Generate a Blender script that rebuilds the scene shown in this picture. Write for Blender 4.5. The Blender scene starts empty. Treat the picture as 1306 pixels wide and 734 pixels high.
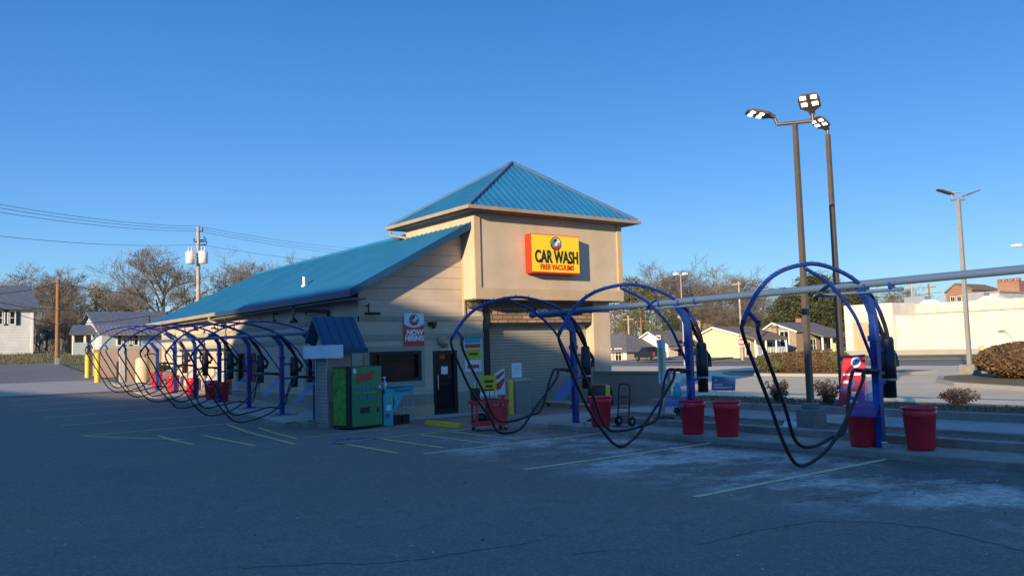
import bpy, math, random
from mathutils import Vector, Matrix, noise as mnoise
random.seed(7)
SC = bpy.context.scene
COL = SC.collection
R = math.radians
PI = math.pi

# ---------------------------------------------------------------- camera
YAW, PITCH, ROLL, FPX, CAMH = R(37.16), R(4.22), R(-1.71), 1056.0, 2.0
FWD = Vector((math.sin(YAW)*math.cos(PITCH), math.cos(YAW)*math.cos(PITCH), math.sin(PITCH)))
_r = Vector((math.cos(YAW), -math.sin(YAW), 0)); _u = _r.cross(FWD)
RIGHT = _r*math.cos(ROLL) + _u*math.sin(ROLL)
UP = _u*math.cos(ROLL) - _r*math.sin(ROLL)
EYE = Vector((0, 0, CAMH))
cam = bpy.data.cameras.new('camera'); camo = bpy.data.objects.new('camera', cam); COL.objects.link(camo)
cam.sensor_width = 36.0; cam.lens = 36.0*FPX/1306.0; cam.clip_end = 6000; cam.clip_start = 0.1
camo.matrix_world = Matrix(((RIGHT.x, UP.x, -FWD.x, EYE.x), (RIGHT.y, UP.y, -FWD.y, EYE.y), (RIGHT.z, UP.z, -FWD.z, EYE.z), (0, 0, 0, 1)))
SC.camera = camo

# ---------------------------------------------------------------- sky and sun
SUN_EL, SUN_AZ = R(12.0), R(205.0)          # azimuth of the sun seen from the origin, from +X towards +Y
sun_dir = Vector((math.cos(SUN_AZ)*math.cos(SUN_EL), math.sin(SUN_AZ)*math.cos(SUN_EL), math.sin(SUN_EL)))
SKY_SAT, SKY_TINT = 1.0, (.56, .88, 1.18, 1)      # the deep clean blue of a clear winter morning
W = bpy.data.worlds.new('World'); SC.world = W; W.use_nodes = True
wn = W.node_tree
sky = wn.nodes.new('ShaderNodeTexSky'); sky.sky_type = 'NISHITA'; sky.sun_disc = False
sky.sun_elevation = SUN_EL; sky.sun_rotation = PI/2 - SUN_AZ
sky.altitude = 200; sky.air_density = 1.0; sky.dust_density = 0.1; sky.ozone_density = 3.0
hs = wn.nodes.new('ShaderNodeHueSaturation'); hs.inputs['Saturation'].default_value = SKY_SAT
mt = wn.nodes.new('ShaderNodeMix'); mt.data_type = 'RGBA'; mt.blend_type = 'MULTIPLY'; mt.inputs[0].default_value = 1.0; mt.inputs[7].default_value = SKY_TINT
wn.links.new(sky.outputs[0], hs.inputs['Color']); wn.links.new(hs.outputs[0], mt.inputs[6]); 
tc = wn.nodes.new('ShaderNodeTexCoord'); sx_ = wn.nodes.new('ShaderNodeSeparateXYZ'); wn.links.new(tc.outputs['Generated'], sx_.inputs[0])
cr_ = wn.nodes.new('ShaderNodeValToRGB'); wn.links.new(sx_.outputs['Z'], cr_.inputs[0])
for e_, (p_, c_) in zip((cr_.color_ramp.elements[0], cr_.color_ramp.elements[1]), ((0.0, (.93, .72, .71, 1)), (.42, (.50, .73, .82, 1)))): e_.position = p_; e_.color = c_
e_ = cr_.color_ramp.elements.new(.75); e_.color = (1.7, 1.7, 1.65, 1)  # sky brightened overhead, above the view, to add fill light in the shade
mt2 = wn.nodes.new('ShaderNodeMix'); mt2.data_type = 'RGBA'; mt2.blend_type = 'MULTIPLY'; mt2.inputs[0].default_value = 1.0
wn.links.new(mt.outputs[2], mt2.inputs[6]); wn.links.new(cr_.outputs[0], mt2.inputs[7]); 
dt_ = wn.nodes.new('ShaderNodeVectorMath'); dt_.operation = 'DOT_PRODUCT'; dt_.inputs[1].default_value = (-math.cos(SUN_AZ), -math.sin(SUN_AZ), 0); wn.links.new(tc.outputs['Generated'], dt_.inputs[0])
mr_ = wn.nodes.new('ShaderNodeMapRange'); mr_.interpolation_type = 'SMOOTHSTEP'
for k_, v_ in ((1, .45), (2, 1.0), (3, 1.0), (4, .74)): mr_.inputs[k_].default_value = v_
wn.links.new(dt_.outputs['Value'], mr_.inputs[0])
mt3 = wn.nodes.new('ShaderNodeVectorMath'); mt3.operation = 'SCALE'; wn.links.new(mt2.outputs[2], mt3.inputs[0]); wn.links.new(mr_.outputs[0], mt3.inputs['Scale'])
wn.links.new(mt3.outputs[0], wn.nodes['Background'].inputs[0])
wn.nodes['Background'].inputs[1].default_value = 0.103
sl = bpy.data.lights.new('sun', 'SUN'); sl.energy = 3.6; sl.angle = R(0.6); sl.color = (1.0, 0.78, 0.50)
so = bpy.data.objects.new('sun', sl); COL.objects.link(so)
so.rotation_euler = sun_dir.to_track_quat('Z', 'Y').to_euler(); so.location = (-30, -20, 40)
SC.view_settings.view_transform = 'Standard'; SC.view_settings.look = 'None'
SC.view_settings.exposure = 1.12; SC.view_settings.gamma = 1.0
SC.render.engine = 'CYCLES'
SC.cycles.max_bounces = 6; SC.cycles.transparent_max_bounces = 12

# ---------------------------------------------------------------- terrain and pixel helpers
def clamp01(t): return max(0.0, min(1.0, t))
def sstep(a, b, t):
    t = clamp01((t-a)/(b-a)); return t*t*(3-2*t)
def lerp_tab(tab, v):
    if v <= tab[0][0]: return tab[0][1]
    for (a, za), (b, zb) in zip(tab, tab[1:]):
        if v <= b: return za + (zb-za)*(v-a)/(b-a)
    return tab[-1][1]
GL = ((22, 0), (38, .5), (46, .95), (60, 1.75), (75, 2.9), (100, 3.4), (160, 4.2), (260, 6))
def gh(x, y):
    """height of the ground at x, y"""
    left = lerp_tab(GL, y) * (1 - sstep(14, 40, x - .35*max(0, y-40)))
    if x > 14.0:
        if x < 20.6: rt = .2*clamp01((21-y)/5)
        else: rt = lerp_tab(((20.6, .3), (31, 0), (73, 0), (140, 2.6), (400, 8)), x)
        rt *= 1 - sstep(20, 24, y) if x < 30 else 1
    else: rt = 0
    return left + rt
def ray(px, py): return FWD + RIGHT*((px-653)/FPX) - UP*((py-367)/FPX)
def PY(px, py, Y):
    d = ray(px, py); return EYE + d*(Y/d.y)
def PX(px, py, X):
    d = ray(px, py); return EYE + d*(X/d.x)
def PZ(px, py, z):
    d = ray(px, py); return EYE + d*((z-CAMH)/d.z)
def PG(px, py):
    z = 0.0
    for _ in range(12):
        p = PZ(px, py, z); z = z*.5 + gh(p.x, p.y)*.5
    return PZ(px, py, z)
def PD(px, py, d): return EYE + ray(px, py)*d

# ---------------------------------------------------------------- materials
def new_mat(name):
    m = bpy.data.materials.new(name); m.use_nodes = True
    nt = m.node_tree; return m, nt, nt.nodes['Principled BSDF']
def rgba(c): return (c[0], c[1], c[2], 1)
def add(nt, t, **kw):
    n = nt.nodes.new(t)
    for k, v in kw.items(): setattr(n, k, v)
    return n
def objco(nt): return add(nt, 'ShaderNodeTexCoord').outputs['Object']
def noise_fac(nt, co, scale, lo=.35, hi=.65, detail=4, rough=.6, vec_scale=None):
    if vec_scale:
        mp = add(nt, 'ShaderNodeMapping'); mp.inputs['Scale'].default_value = vec_scale
        nt.links.new(co, mp.inputs['Vector']); co = mp.outputs[0]
    n = add(nt, 'ShaderNodeTexNoise'); n.inputs['Scale'].default_value = scale
    n.inputs['Detail'].default_value = detail; n.inputs['Roughness'].default_value = rough
    nt.links.new(co, n.inputs['Vector'])
    mr = add(nt, 'ShaderNodeMapRange'); mr.inputs[1].default_value = lo; mr.inputs[2].default_value = hi
    nt.links.new(n.outputs[0], mr.inputs[0]); return mr.outputs[0]
def mix(nt, fac, a, b, mode='MIX'):
    m = add(nt, 'ShaderNodeMix', data_type='RGBA', blend_type=mode)
    for s, v in ((m.inputs[0], fac), (m.inputs[6], a), (m.inputs[7], b)):
        if hasattr(v, 'links'): nt.links.new(v, s)
        elif isinstance(v, (int, float)): s.default_value = v
        else: s.default_value = rgba(v)
    return m.outputs[2]
def mathn(nt, op, a, b=None):
    m = add(nt, 'ShaderNodeMath', operation=op)
    for s, v in ((m.inputs[0], a), (m.inputs[1], b)):
        if v is None: continue
        if hasattr(v, 'links'): nt.links.new(v, s)
        else: s.default_value = v
    return m.outputs[0]
def bump(nt, b, h, strength=.3, dist=.02):
    bn = add(nt, 'ShaderNodeBump'); bn.inputs['Strength'].default_value = strength; bn.inputs['Distance'].default_value = dist
    nt.links.new(h, bn.inputs['Height']); nt.links.new(bn.outputs[0], b.inputs['Normal'])
def mat(name, c, rough=.6, metal=0.0, var=.25, scale=3.0, dirt=None, dscale=.8, bmp=0.0, bscale=60, spec=None, alpha=None, emit=None, estr=1.0):
    """a surface with uneven tone (var), optional second dirt colour in patches and fine bump"""
    m, nt, b = new_mat(name); co = objco(nt)
    col = mix(nt, noise_fac(nt, co, scale, .3, .7), [x*(1-var) for x in c], [min(1, x*(1+var)) for x in c])
    if dirt: col = mix(nt, mathn(nt, 'MULTIPLY', noise_fac(nt, co, dscale, .48, .75, 6, .7), .7), col, dirt)
    nt.links.new(col, b.inputs['Base Color'])
    b.inputs['Roughness'].default_value = rough; b.inputs['Metallic'].default_value = metal
    if spec is not None: b.inputs['Specular IOR Level'].default_value = spec
    if alpha is not None: b.inputs['Alpha'].default_value = alpha
    if emit: b.inputs['Emission Color'].default_value = rgba(emit); b.inputs['Emission Strength'].default_value = estr
    if bmp: bump(nt, b, noise_fac(nt, co, bscale, .2, .8, 3), bmp, .01)
    return m
M = {}
M['blue_paint'] = mat('blue_paint', (.009, .040, .235), .36, 0, .12, 8, dirt=(.016, .06, .20), dscale=6)
M['pipe_blue'] = mat('pipe_blue', (.075, .128, .22), .45, 0, .1, 2, dirt=(.06, .10, .165), dscale=2)
M['hose'] = mat('hose', (.012, .012, .016), .5, 0, .2, 10)
M['black_plastic'] = mat('black_plastic', (.015, .015, .018), .45, 0, .2, 10)
M['black_metal'] = mat('black_metal', (.02, .02, .022), .5, .3, .2, 10)
M['galv'] = mat('galv', (.40, .41, .42), .5, .6, .15, 6)
M['steel'] = mat('steel', (.55, .56, .58), .35, .9, .1, 10)
M['bronze'] = mat('bronze', (.12, .095, .075), .45, .3, .12, 6)
M['grey_pole'] = mat('grey_pole', (.28, .28, .27), .5, .3, .12, 4)
M['white_label'] = mat('white_label', (.75, .76, .76), .6, 0, .08, 20)
M['red_bin'] = mat('red_bin', (.74, .016, .04), .36, 0, .12, 5, dirt=(.52, .04, .05), dscale=4)
M['red_plastic'] = mat('red_plastic', (.70, .03, .04), .45, 0, .12, 5)
M['conc'] = mat('conc', (.40, .37, .325), .85, 0, .18, 4, dirt=(.24, .215, .185), dscale=1.5, bmp=.25)
M['conc_dark'] = mat('conc_dark', (.22, .205, .185), .85, 0, .2, 3, dirt=(.11, .10, .09), dscale=1.2, bmp=.3)
M['kerb'] = mat('kerb', (.26, .235, .20), .85, 0, .25, 2.5, dirt=(.17, .15, .13), dscale=1.3, bmp=.3)
M['mulch'] = mat('mulch', (.12, .09, .07), .95, 0, .5, 12, dirt=(.18, .15, .11), dscale=2, bmp=.6, bscale=40)
M['yellow'] = mat('yellow', (.72, .47, .02), .5, 0, .1, 6, dirt=(.45, .30, .05), dscale=4)
M['white_paint'] = mat('white_paint', (.75, .74, .72), .6, 0, .06, 2)
M['glass'] = mat('glass', (.012, .016, .02), .12, 0, .2, 1.5, spec=.2)
M['blue_clear'] = mat('blue_clear', (.02, .13, .50), .18, 0, .1, 5, alpha=.30)
M['wood'] = mat('wood', (.24, .13, .065), .85, 0, .3, 3, dirt=(.14, .08, .045), dscale=3)
M['wood_grey'] = mat('wood_grey', (.36, .31, .25), .85, 0, .25, 3)
M['bark'] = mat('bark', (.12, .098, .08), .9, 0, .3, 2)
M['twig'] = mat('twig', (.165, .138, .115), .9, 0, .3, .6)
M['twig_red'] = mat('twig_red', (.14, .108, .085), .9, 0, .35, .5)

def asphalt():
    m, nt, b = new_mat('asphalt'); co = objco(nt)
    big = noise_fac(nt, co, .12, .35, .65, 5, .6)
    col = mix(nt, big, (.125, .118, .107), (.195, .182, .163))
    tr = noise_fac(nt, co, .55, .45, .72, 6, .7, (1, .25, 1))
    col = mix(nt, mathn(nt, 'MULTIPLY', tr, .5), col, (.165, .156, .145))
    fine = noise_fac(nt, co, 55, .25, .75, 3, .8)
    col = mix(nt, mathn(nt, 'MULTIPLY', fine, .3), col, (.26, .245, .225))
    med = noise_fac(nt, co, 2.6, .42, .7, 6, .75)
    col = mix(nt, mathn(nt, 'MULTIPLY', med, .35), col, (.095, .09, .083))
    warm = noise_fac(nt, co, .22, .42, .66, 5, .6)
    col = mix(nt, mathn(nt, 'MULTIPLY', warm, .75), col, (.185, .148, .112))
    agg = add(nt, 'ShaderNodeTexVoronoi', feature='F1'); agg.inputs['Scale'].default_value = 38; nt.links.new(co, agg.inputs['Vector'])
    st_ = add(nt, 'ShaderNodeSeparateColor'); nt.links.new(agg.outputs['Color'], st_.inputs[0])
    col = mix(nt, mathn(nt, 'MULTIPLY', mathn(nt, 'GREATER_THAN', st_.outputs[0], .82), .22), col, (.36, .34, .31))
    col = mix(nt, mathn(nt, 'MULTIPLY', mathn(nt, 'LESS_THAN', st_.outputs[0], .2), .25), col, (.06, .058, .055))
    # oil and rinse stains with a shape of their own
    oil = noise_fac(nt, co, .8, .62, .74, 5, .65)
    col = mix(nt, mathn(nt, 'MULTIPLY', oil, .55), col, (.05, .049, .048))
    # soap residue dried on the stalls in front of the vacuum island
    sep = add(nt, 'ShaderNodeSeparateXYZ'); nt.links.new(co, sep.inputs[0])
    def band(o, a, bb, c, d):
        r1 = add(nt, 'ShaderNodeMapRange', interpolation_type='SMOOTHSTEP'); r1.inputs[1].default_value = a; r1.inputs[2].default_value = bb
        r2 = add(nt, 'ShaderNodeMapRange', interpolation_type='SMOOTHSTEP'); r2.inputs[1].default_value = d; r2.inputs[2].default_value = c
        nt.links.new(o, r1.inputs[0]); nt.links.new(o, r2.inputs[0])
        return mathn(nt, 'MULTIPLY', r1.outputs[0], r2.outputs[0])
    zone = mathn(nt, 'MULTIPLY', band(sep.outputs[0], 8.2, 10.0, 12.2, 13.2), band(sep.outputs[1], 1, 4, 14, 17))
    tar = mathn(nt, 'MULTIPLY', band(sep.outputs[0], 10.6, 12.2, 13.2, 13.5), band(sep.outputs[1], -1, 2, 16, 18))
    tarn = noise_fac(nt, co, .55, .42, .60, 6, .7, (1.2, .6, 1))
    col = mix(nt, mathn(nt, 'MULTIPLY', mathn(nt, 'MULTIPLY', tar, tarn), .75), col, (.055, .054, .054))
    soap = noise_fac(nt, co, .55, .46, .58, 7, .72, (.8, 1.0, 1))
    grit = noise_fac(nt, co, 7, .3, .62, 6, .8)
    col = mix(nt, mathn(nt, 'MULTIPLY', mathn(nt, 'MULTIPLY', mathn(nt, 'MULTIPLY', soap, zone), grit), 1.0), col, (.62, .57, .50))
    # cracks
    nd = add(nt, 'ShaderNodeTexNoise'); nd.inputs['Scale'].default_value = .7; nd.inputs['Detail'].default_value = 6; nt.links.new(co, nd.inputs['Vector'])
    ad = add(nt, 'ShaderNodeVectorMath', operation='MULTIPLY_ADD'); nt.links.new(nd.outputs['Color'], ad.inputs[0]); ad.inputs[1].default_value = (1.6, 1.6, 0); nt.links.new(co, ad.inputs[2])
    vo = add(nt, 'ShaderNodeTexVoronoi', feature='DISTANCE_TO_EDGE'); vo.inputs['Scale'].default_value = .16; nt.links.new(ad.outputs[0], vo.inputs['Vector'])
    mr = add(nt, 'ShaderNodeMapRange'); mr.inputs[1].default_value = .0008; mr.inputs[2].default_value = .0022; mr.inputs[3].default_value = 1; mr.inputs[4].default_value = 0
    nt.links.new(vo.outputs['Distance'], mr.inputs[0])
    brk = noise_fac(nt, co, .35, .42, .55, 3)
    col = mix(nt, mathn(nt, 'MULTIPLY', mathn(nt, 'MULTIPLY', mr.outputs[0], brk), .3), col, (.06, .03, .03))
    nt.links.new(col, b.inputs['Base Color'])
    b.inputs['Roughness'].default_value = .82; b.inputs['Specular IOR Level'].default_value = .3
    bump(nt, b, noise_fac(nt, co, 90, .2, .8, 3), .35, .006)
    return m
M['asphalt'] = asphalt()
M['street'] = mat('street', (.16, .15, .14), .9, 0, .2, .3, dirt=(.11, .105, .10), dscale=.15)
M['pale_lot'] = mat('pale_lot', (.62, .495, .315), .9, 0, .12, .25, dirt=(.50, .405, .27), dscale=.3, bmp=.1)
M['lane'] = mat('lane', (.30, .285, .262), .88, 0, .15, .5, dirt=(.16, .155, .15), dscale=.6, bmp=.15)
M['walk'] = mat('walk', (.34, .32, .29), .9, 0, .15, .8, dirt=(.22, .2, .18), dscale=.8)
def worn(name, c, under, amt=.5):
    m, nt, b = new_mat(name); co = objco(nt)
    f = noise_fac(nt, co, 9, amt-.14, amt+.14, 7, .75)
    col = mix(nt, f, c, under); nt.links.new(col, b.inputs['Base Color']); b.inputs['Roughness'].default_value = .8
    return m
M['line_yellow'] = worn('line_yellow', (.66, .48, .17), (.2, .185, .165), .60)
M['line_pale'] = worn('line_pale', (.70, .56, .31), (.2, .185, .165), .60)
M['line_blue'] = worn('line_blue', (.05, .13, .32), (.2, .185, .165), .52)
def grassm(name, a, bb, c):
    m, nt, b = new_mat(name); co = objco(nt)
    col = mix(nt, noise_fac(nt, co, .35, .35, .65, 5), a, bb)
    col = mix(nt, noise_fac(nt, co, 6, .35, .75, 4, .8), col, c)
    nt.links.new(col, b.inputs['Base Color']); b.inputs['Roughness'].default_value = 1
    bump(nt, b, noise_fac(nt, co, 25, .2, .8, 4), .8, .06); return m
M['lawn'] = grassm('lawn', (.15, .14, .06), (.22, .185, .095), (.09, .095, .04))
M['dry_grass'] = grassm('dry_grass', (.20, .155, .085), (.13, .12, .055), (.10, .085, .045))

def stucco(name, c, dirt=None):
    m, nt, b = new_mat(name); co = objco(nt)
    col = mix(nt, noise_fac(nt, co, .9, .3, .7, 5), [x*.88 for x in c], [min(1, x*1.08) for x in c])
    col = mix(nt, mathn(nt, 'MULTIPLY', noise_fac(nt, co, 1.2, .5, .8, 5, .6, (1, 1, .15)), .35), col, [x*.62 for x in c])
    nt.links.new(col, b.inputs['Base Color']); b.inputs['Roughness'].default_value = .9
    bump(nt, b, noise_fac(nt, co, 70, .2, .8, 3), .25, .006); return m
M['tan'] = stucco('tan', (.53, .425, .31))
M['tan_trim'] = stucco('tan_trim', (.50, .37, .235))
M['cream'] = stucco('cream', (.56, .46, .33))
M['olive'] = stucco('olive', (.35, .315, .235))
M['base_tan'] = stucco('base_tan', (.32, .265, .195))
M['grey_wall'] = stucco('grey_wall', (.27, .245, .205))
M['white_wall'] = stucco('white_wall', (.62, .585, .50))
M['white_wall2'] = stucco('white_wall2', (.50, .48, .44))
def striped(name, c, dark, axis, period, frac=.08, rough=.6, metal=0, bstr=.5, var=.12):
    """lines across an object axis: siding laps, shutter slats, roof ribs"""
    m, nt, b = new_mat(name); co = objco(nt)
    sep = add(nt, 'ShaderNodeSeparateXYZ'); nt.links.new(co, sep.inputs[0])
    o = sep.outputs['XYZ'.index(axis)]
    fr = mathn(nt, 'FRACT', mathn(nt, 'DIVIDE', o, period))
    line = mathn(nt, 'LESS_THAN', fr, frac)
    col = mix(nt, noise_fac(nt, co, 1.3, .3, .7, 5), [x*(1-var) for x in c], [min(1, x*(1+var)) for x in c])
    col = mix(nt, mathn(nt, 'MULTIPLY', line, .75), col, dark)
    nt.links.new(col, b.inputs['Base Color']); b.inputs['Roughness'].default_value = rough; b.inputs['Metallic'].default_value = metal
    if bstr: bump(nt, b, fr, bstr, .03)
    return m
M['siding'] = striped('siding', (.52, .42, .32), (.17, .135, .10), 'Z', .36, .05)
M['block'] = striped('block', (.53, .43, .325), (.33, .27, .205), 'Z', .20, .06, .85, 0, .15)
M['shutter'] = striped('shutter', (.42, .37, .285), (.13, .115, .09), 'Z', .105, .16, .5, .1)
M['shutter_pale'] = striped('shutter_pale', (.42, .38, .31), (.12, .11, .09), 'Z', .095, .2, .5, .1)
M['lap_white'] = striped('lap_white', (.66, .66, .65), (.38, .38, .38), 'Z', .22, .07)
M['lap_cream'] = striped('lap_cream', (.66, .56, .36), (.45, .37, .23), 'Z', .22, .07)
M['lap_blue'] = striped('lap_blue', (.42, .49, .53), (.24, .28, .31), 'Z', .22, .07)
M['roof_blue'] = mat('roof_blue', (.020, .165, .33), .5, .0, .1, .8, dirt=(.028, .19, .35), dscale=.5, spec=.4)
M['roof_royal'] = mat('roof_royal', (.009, .056, .125), .5, 0, .12, 2)
M['fascia'] = mat('fascia', (.33, .26, .18), .6, 0, .12, 2)
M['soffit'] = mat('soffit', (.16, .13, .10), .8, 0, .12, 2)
M['tin_roof'] = striped('tin_roof', (.28, .22, .22), (.12, .10, .10), 'X', .3, .25, .5, .3)
M['shingle'] = mat('shingle', (.13, .12, .115), .95, 0, .3, 3, dirt=(.18, .16, .14), dscale=1, bmp=.5, bscale=8)
M['shingle_brown'] = mat('shingle_brown', (.17, .13, .10), .95, 0, .3, 3, bmp=.5, bscale=8)
M['shingle_blue'] = mat('shingle_blue', (.10, .12, .155), .95, 0, .25, 3, bmp=.5, bscale=8)
def brick(name, c1, c2, mortar, scale=1.0, bw=.5, rh=.22, ms=.025):
    m, nt, b = new_mat(name); co = objco(nt)
    mp = add(nt, 'ShaderNodeMapping'); mp.inputs['Rotation'].default_value = (R(90), 0, 0); nt.links.new(co, mp.inputs[0])
    bt = add(nt, 'ShaderNodeTexBrick'); nt.links.new(mp.outputs[0], bt.inputs['Vector'])
    for k, v in (('Color1', c1), ('Color2', c2), ('Mortar', mortar)): bt.inputs[k].default_value = rgba(v)
    bt.inputs['Scale'].default_value = scale; bt.inputs['Brick Width'].default_value = bw; bt.inputs['Row Height'].default_value = rh; bt.inputs['Mortar Size'].default_value = ms
    col = mix(nt, noise_fac(nt, co, 3.5, .3, .7, 5), bt.outputs[0], mix(nt, .5, bt.outputs[0], (.12, .08, .05)))
    nt.links.new(col, b.inputs['Base Color']); b.inputs['Roughness'].default_value = .9
    inv = mathn(nt, 'SUBTRACT', 1.0, bt.outputs['Fac']); bump(nt, b, inv, .6, .02); return m
M['stone'] = brick('stone', (.50, .33, .20), (.33, .21, .135), (.12, .09, .07), 1, .42, .15, .02)
M['brick_tan'] = brick('brick_tan', (.42, .29, .18), (.36, .23, .14), (.40, .34, .27), 1, .3, .1, .012)
M['brick_red'] = brick('brick_red', (.36, .13, .07), (.30, .10, .055), (.34, .22, .16), 1, .5, .16, .02)
def leafm(name, c, var=.5, tr=.25):
    m, nt, b = new_mat(name); co = objco(nt)
    col = mix(nt, noise_fac(nt, co, .8, .3, .7, 5, .7), [x*(1-var) for x in c], [x*(1+var) for x in c])
    nt.links.new(col, b.inputs['Base Color']); b.inputs['Roughness'].default_value = .7
    return m
M['hedge_leaf'] = leafm('hedge_leaf', (.105, .062, .028))
M['hedge_green'] = leafm('hedge_green', (.095, .09, .03))
M['shrub_leaf'] = leafm('shrub_leaf', (.085, .055, .045))
M['green_leaf'] = leafm('green_leaf', (.045, .065, .022))
M['evergreen'] = leafm('evergreen', (.06, .068, .022))
M['autumn'] = leafm('autumn', (.26, .17, .06))
M['rust_leaf'] = leafm('rust_leaf', (.21, .09, .04))
M['olive_leaf'] = leafm('olive_leaf', (.12, .115, .04))

# ---------------------------------------------------------------- mesh builder
def wloc(o):
    v = Vector((0, 0, 0))
    while o is not None:
        if o.name in TURNED: return Vector((0, 0, 0))   # turned things are built about their own origin
        v += o.location; o = o.parent
    return v
TURNED = set()
class MB:
    def __init__(s): s.v = []; s.f = []; s.mi = []; s.sm = []
    def _add(s, vs, fs, mi=0, smooth=False):
        b = len(s.v); s.v.extend([tuple(p) for p in vs])
        for f in fs: s.f.append(tuple(i+b for i in f)); s.mi.append(mi); s.sm.append(smooth)
        return s
    def box(s, x0, x1, y0, y1, z0, z1, mi=0):
        return s._add([(x0, y0, z0), (x1, y0, z0), (x1, y1, z0), (x0, y1, z0), (x0, y0, z1), (x1, y0, z1), (x1, y1, z1), (x0, y1, z1)],
                      [(0, 3, 2, 1), (4, 5, 6, 7), (0, 1, 5, 4), (1, 2, 6, 5), (2, 3, 7, 6), (3, 0, 4, 7)], mi)
    def cbox(s, c, dx, dy, dz, mi=0, rot=None):
        """box of size dx, dy, dz about centre c, optionally turned by a 3x3 matrix"""
        vs = []
        for z in (-.5, .5):
            for x, y in ((-.5, -.5), (.5, -.5), (.5, .5), (-.5, .5)):
                p = Vector((x*dx, y*dy, z*dz)); p = rot @ p if rot else p
                vs.append(Vector(c)+p)
        return s._add(vs, [(0, 3, 2, 1), (4, 5, 6, 7), (0, 1, 5, 4), (1, 2, 6, 5), (2, 3, 7, 6), (3, 0, 4, 7)], mi)
    def quad(s, a, b, c, d, mi=0): return s._add([a, b, c, d], [(0, 1, 2, 3)], mi)
    def poly(s, pts, mi=0): return s._add(pts, [tuple(range(len(pts)))], mi)
    def prism(s, pts, d, mi=0):
        """flat polygon pts pushed along vector d"""
        n = len(pts); d = Vector(d); vs = [Vector(p) for p in pts] + [Vector(p)+d for p in pts]
        return s._add(vs, [tuple(range(n-1, -1, -1)), tuple(range(n, 2*n))] + [(i, (i+1) % n, n+(i+1) % n, n+i) for i in range(n)], mi)
    def tube(s, pts, r, n=8, mi=0, cap=True, smooth=True):
        pts = [Vector(p) for p in pts]; k = len(pts); rr = r if isinstance(r, (list, tuple)) else [r]*k
        vs = []; ref = None
        for i, p in enumerate(pts):
            t = (pts[min(i+1, k-1)]-pts[max(i-1, 0)]).normalized()
            if ref is None: ref = t.orthogonal().normalized()
            ref = (ref - t*ref.dot(t)); ref = ref.normalized() if ref.length > 1e-6 else t.orthogonal().normalized()
            q = t.cross(ref)
            for j in range(n):
                a = 2*PI*j/n; vs.append(p + (ref*math.cos(a)+q*math.sin(a))*rr[i])
        fs = [(i*n+j, i*n+(j+1) % n, (i+1)*n+(j+1) % n, (i+1)*n+j) for i in range(k-1) for j in range(n)]
        s._add(vs, fs, mi, smooth)
        if cap: s._add(vs[:n], [tuple(range(n-1, -1, -1))], mi); s._add(vs[-n:], [tuple(range(n))], mi)
        return s
    def cyl(s, a, b, r, n=12, mi=0, r2=None): return s.tube([a, b], [r, r if r2 is None else r2], n, mi)
    def lathe(s, prof, c=(0, 0, 0), n=24, mi=0, smooth=True):
        """profile of (radius, z) turned about the vertical through c"""
        vs = []
        for (r, z) in prof:
            for j in range(n):
                a = 2*PI*j/n; vs.append((c[0]+r*math.cos(a), c[1]+r*math.sin(a), c[2]+z))
        k = len(prof)
        return s._add(vs, [(i*n+j, i*n+(j+1) % n, (i+1)*n+(j+1) % n, (i+1)*n+j) for i in range(k-1) for j in range(n)], mi, smooth)
    def ball(s, c, rx, ry, rz, n=12, mi=0):
        pr = [(math.sin(PI*i/8), -math.cos(PI*i/8)) for i in range(9)]
        vs = [(c[0]+rx*r*math.cos(2*PI*j/n), c[1]+ry*r*math.sin(2*PI*j/n), c[2]+rz*z) for r, z in pr for j in range(n)]
        return s._add(vs, [(i*n+j, i*n+(j+1) % n, (i+1)*n+(j+1) % n, (i+1)*n+j) for i in range(8) for j in range(n)], mi, True)
    def mesh(s, name, mats, off=Vector((0, 0, 0))):
        me = bpy.data.meshes.new(name)
        me.from_pydata([(p[0]-off.x, p[1]-off.y, p[2]-off.z) for p in s.v], [], s.f)
        for m in (mats if isinstance(mats, (list, tuple)) else [mats]): me.materials.append(M[m] if isinstance(m, str) else m)
        me.polygons.foreach_set('material_index', s.mi); me.polygons.foreach_set('use_smooth', s.sm); me.update()
        return me
    def build(s, name, mats, parent=None, loc=None, bevel=0):
        """ONE mesh object; vertices are given in world space (or about the origin for prototypes)"""
        off = wloc(parent) if parent is not None else Vector(loc or (0, 0, 0))
        o = bpy.data.objects.new(name, s.mesh(name, mats, off)); COL.objects.link(o)
        if parent is not None: o.parent = parent
        else: o.location = off
        if bevel:
            bv = o.modifiers.new('edge', 'BEVEL'); bv.width = bevel; bv.segments = 2; bv.limit_method = 'ANGLE'
        return o
def tag(o, label=None, cat=None, group=None, kind=None):
    if label: o['label'] = label
    if cat: o['category'] = cat
    if group: o['group'] = group
    if kind: o['kind'] = kind
    return o
def thing(name, label, cat, loc=(0, 0, 0), group=None, rz=0):
    o = bpy.data.objects.new(name, None); COL.objects.link(o); o.location = loc; o.rotation_euler.z = rz
    o.empty_display_size = .3
    if rz: TURNED.add(o.name)
    return tag(o, label, cat, group)
def copy_tree(o, parent=None):
    c = o.copy(); COL.objects.link(c)
    if parent is not None: c.parent = parent
    for ch in list(o.children): copy_tree(ch, c)
    return c
def smooth_path(pts, n=6):
    """Catmull-Rom through pts"""
    P = [Vector(p) for p in pts]; out = []
    for i in range(len(P)-1):
        p0, p1, p2, p3 = P[max(i-1, 0)], P[i], P[i+1], P[min(i+2, len(P)-1)]
        for k in range(n):
            t = k/n
            out.append(.5*((2*p1)+(p2-p0)*t+(2*p0-5*p1+4*p2-p3)*t*t+(3*p1-p0-3*p2+p3)*t*t*t))
    out.append(P[-1]); return out
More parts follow.
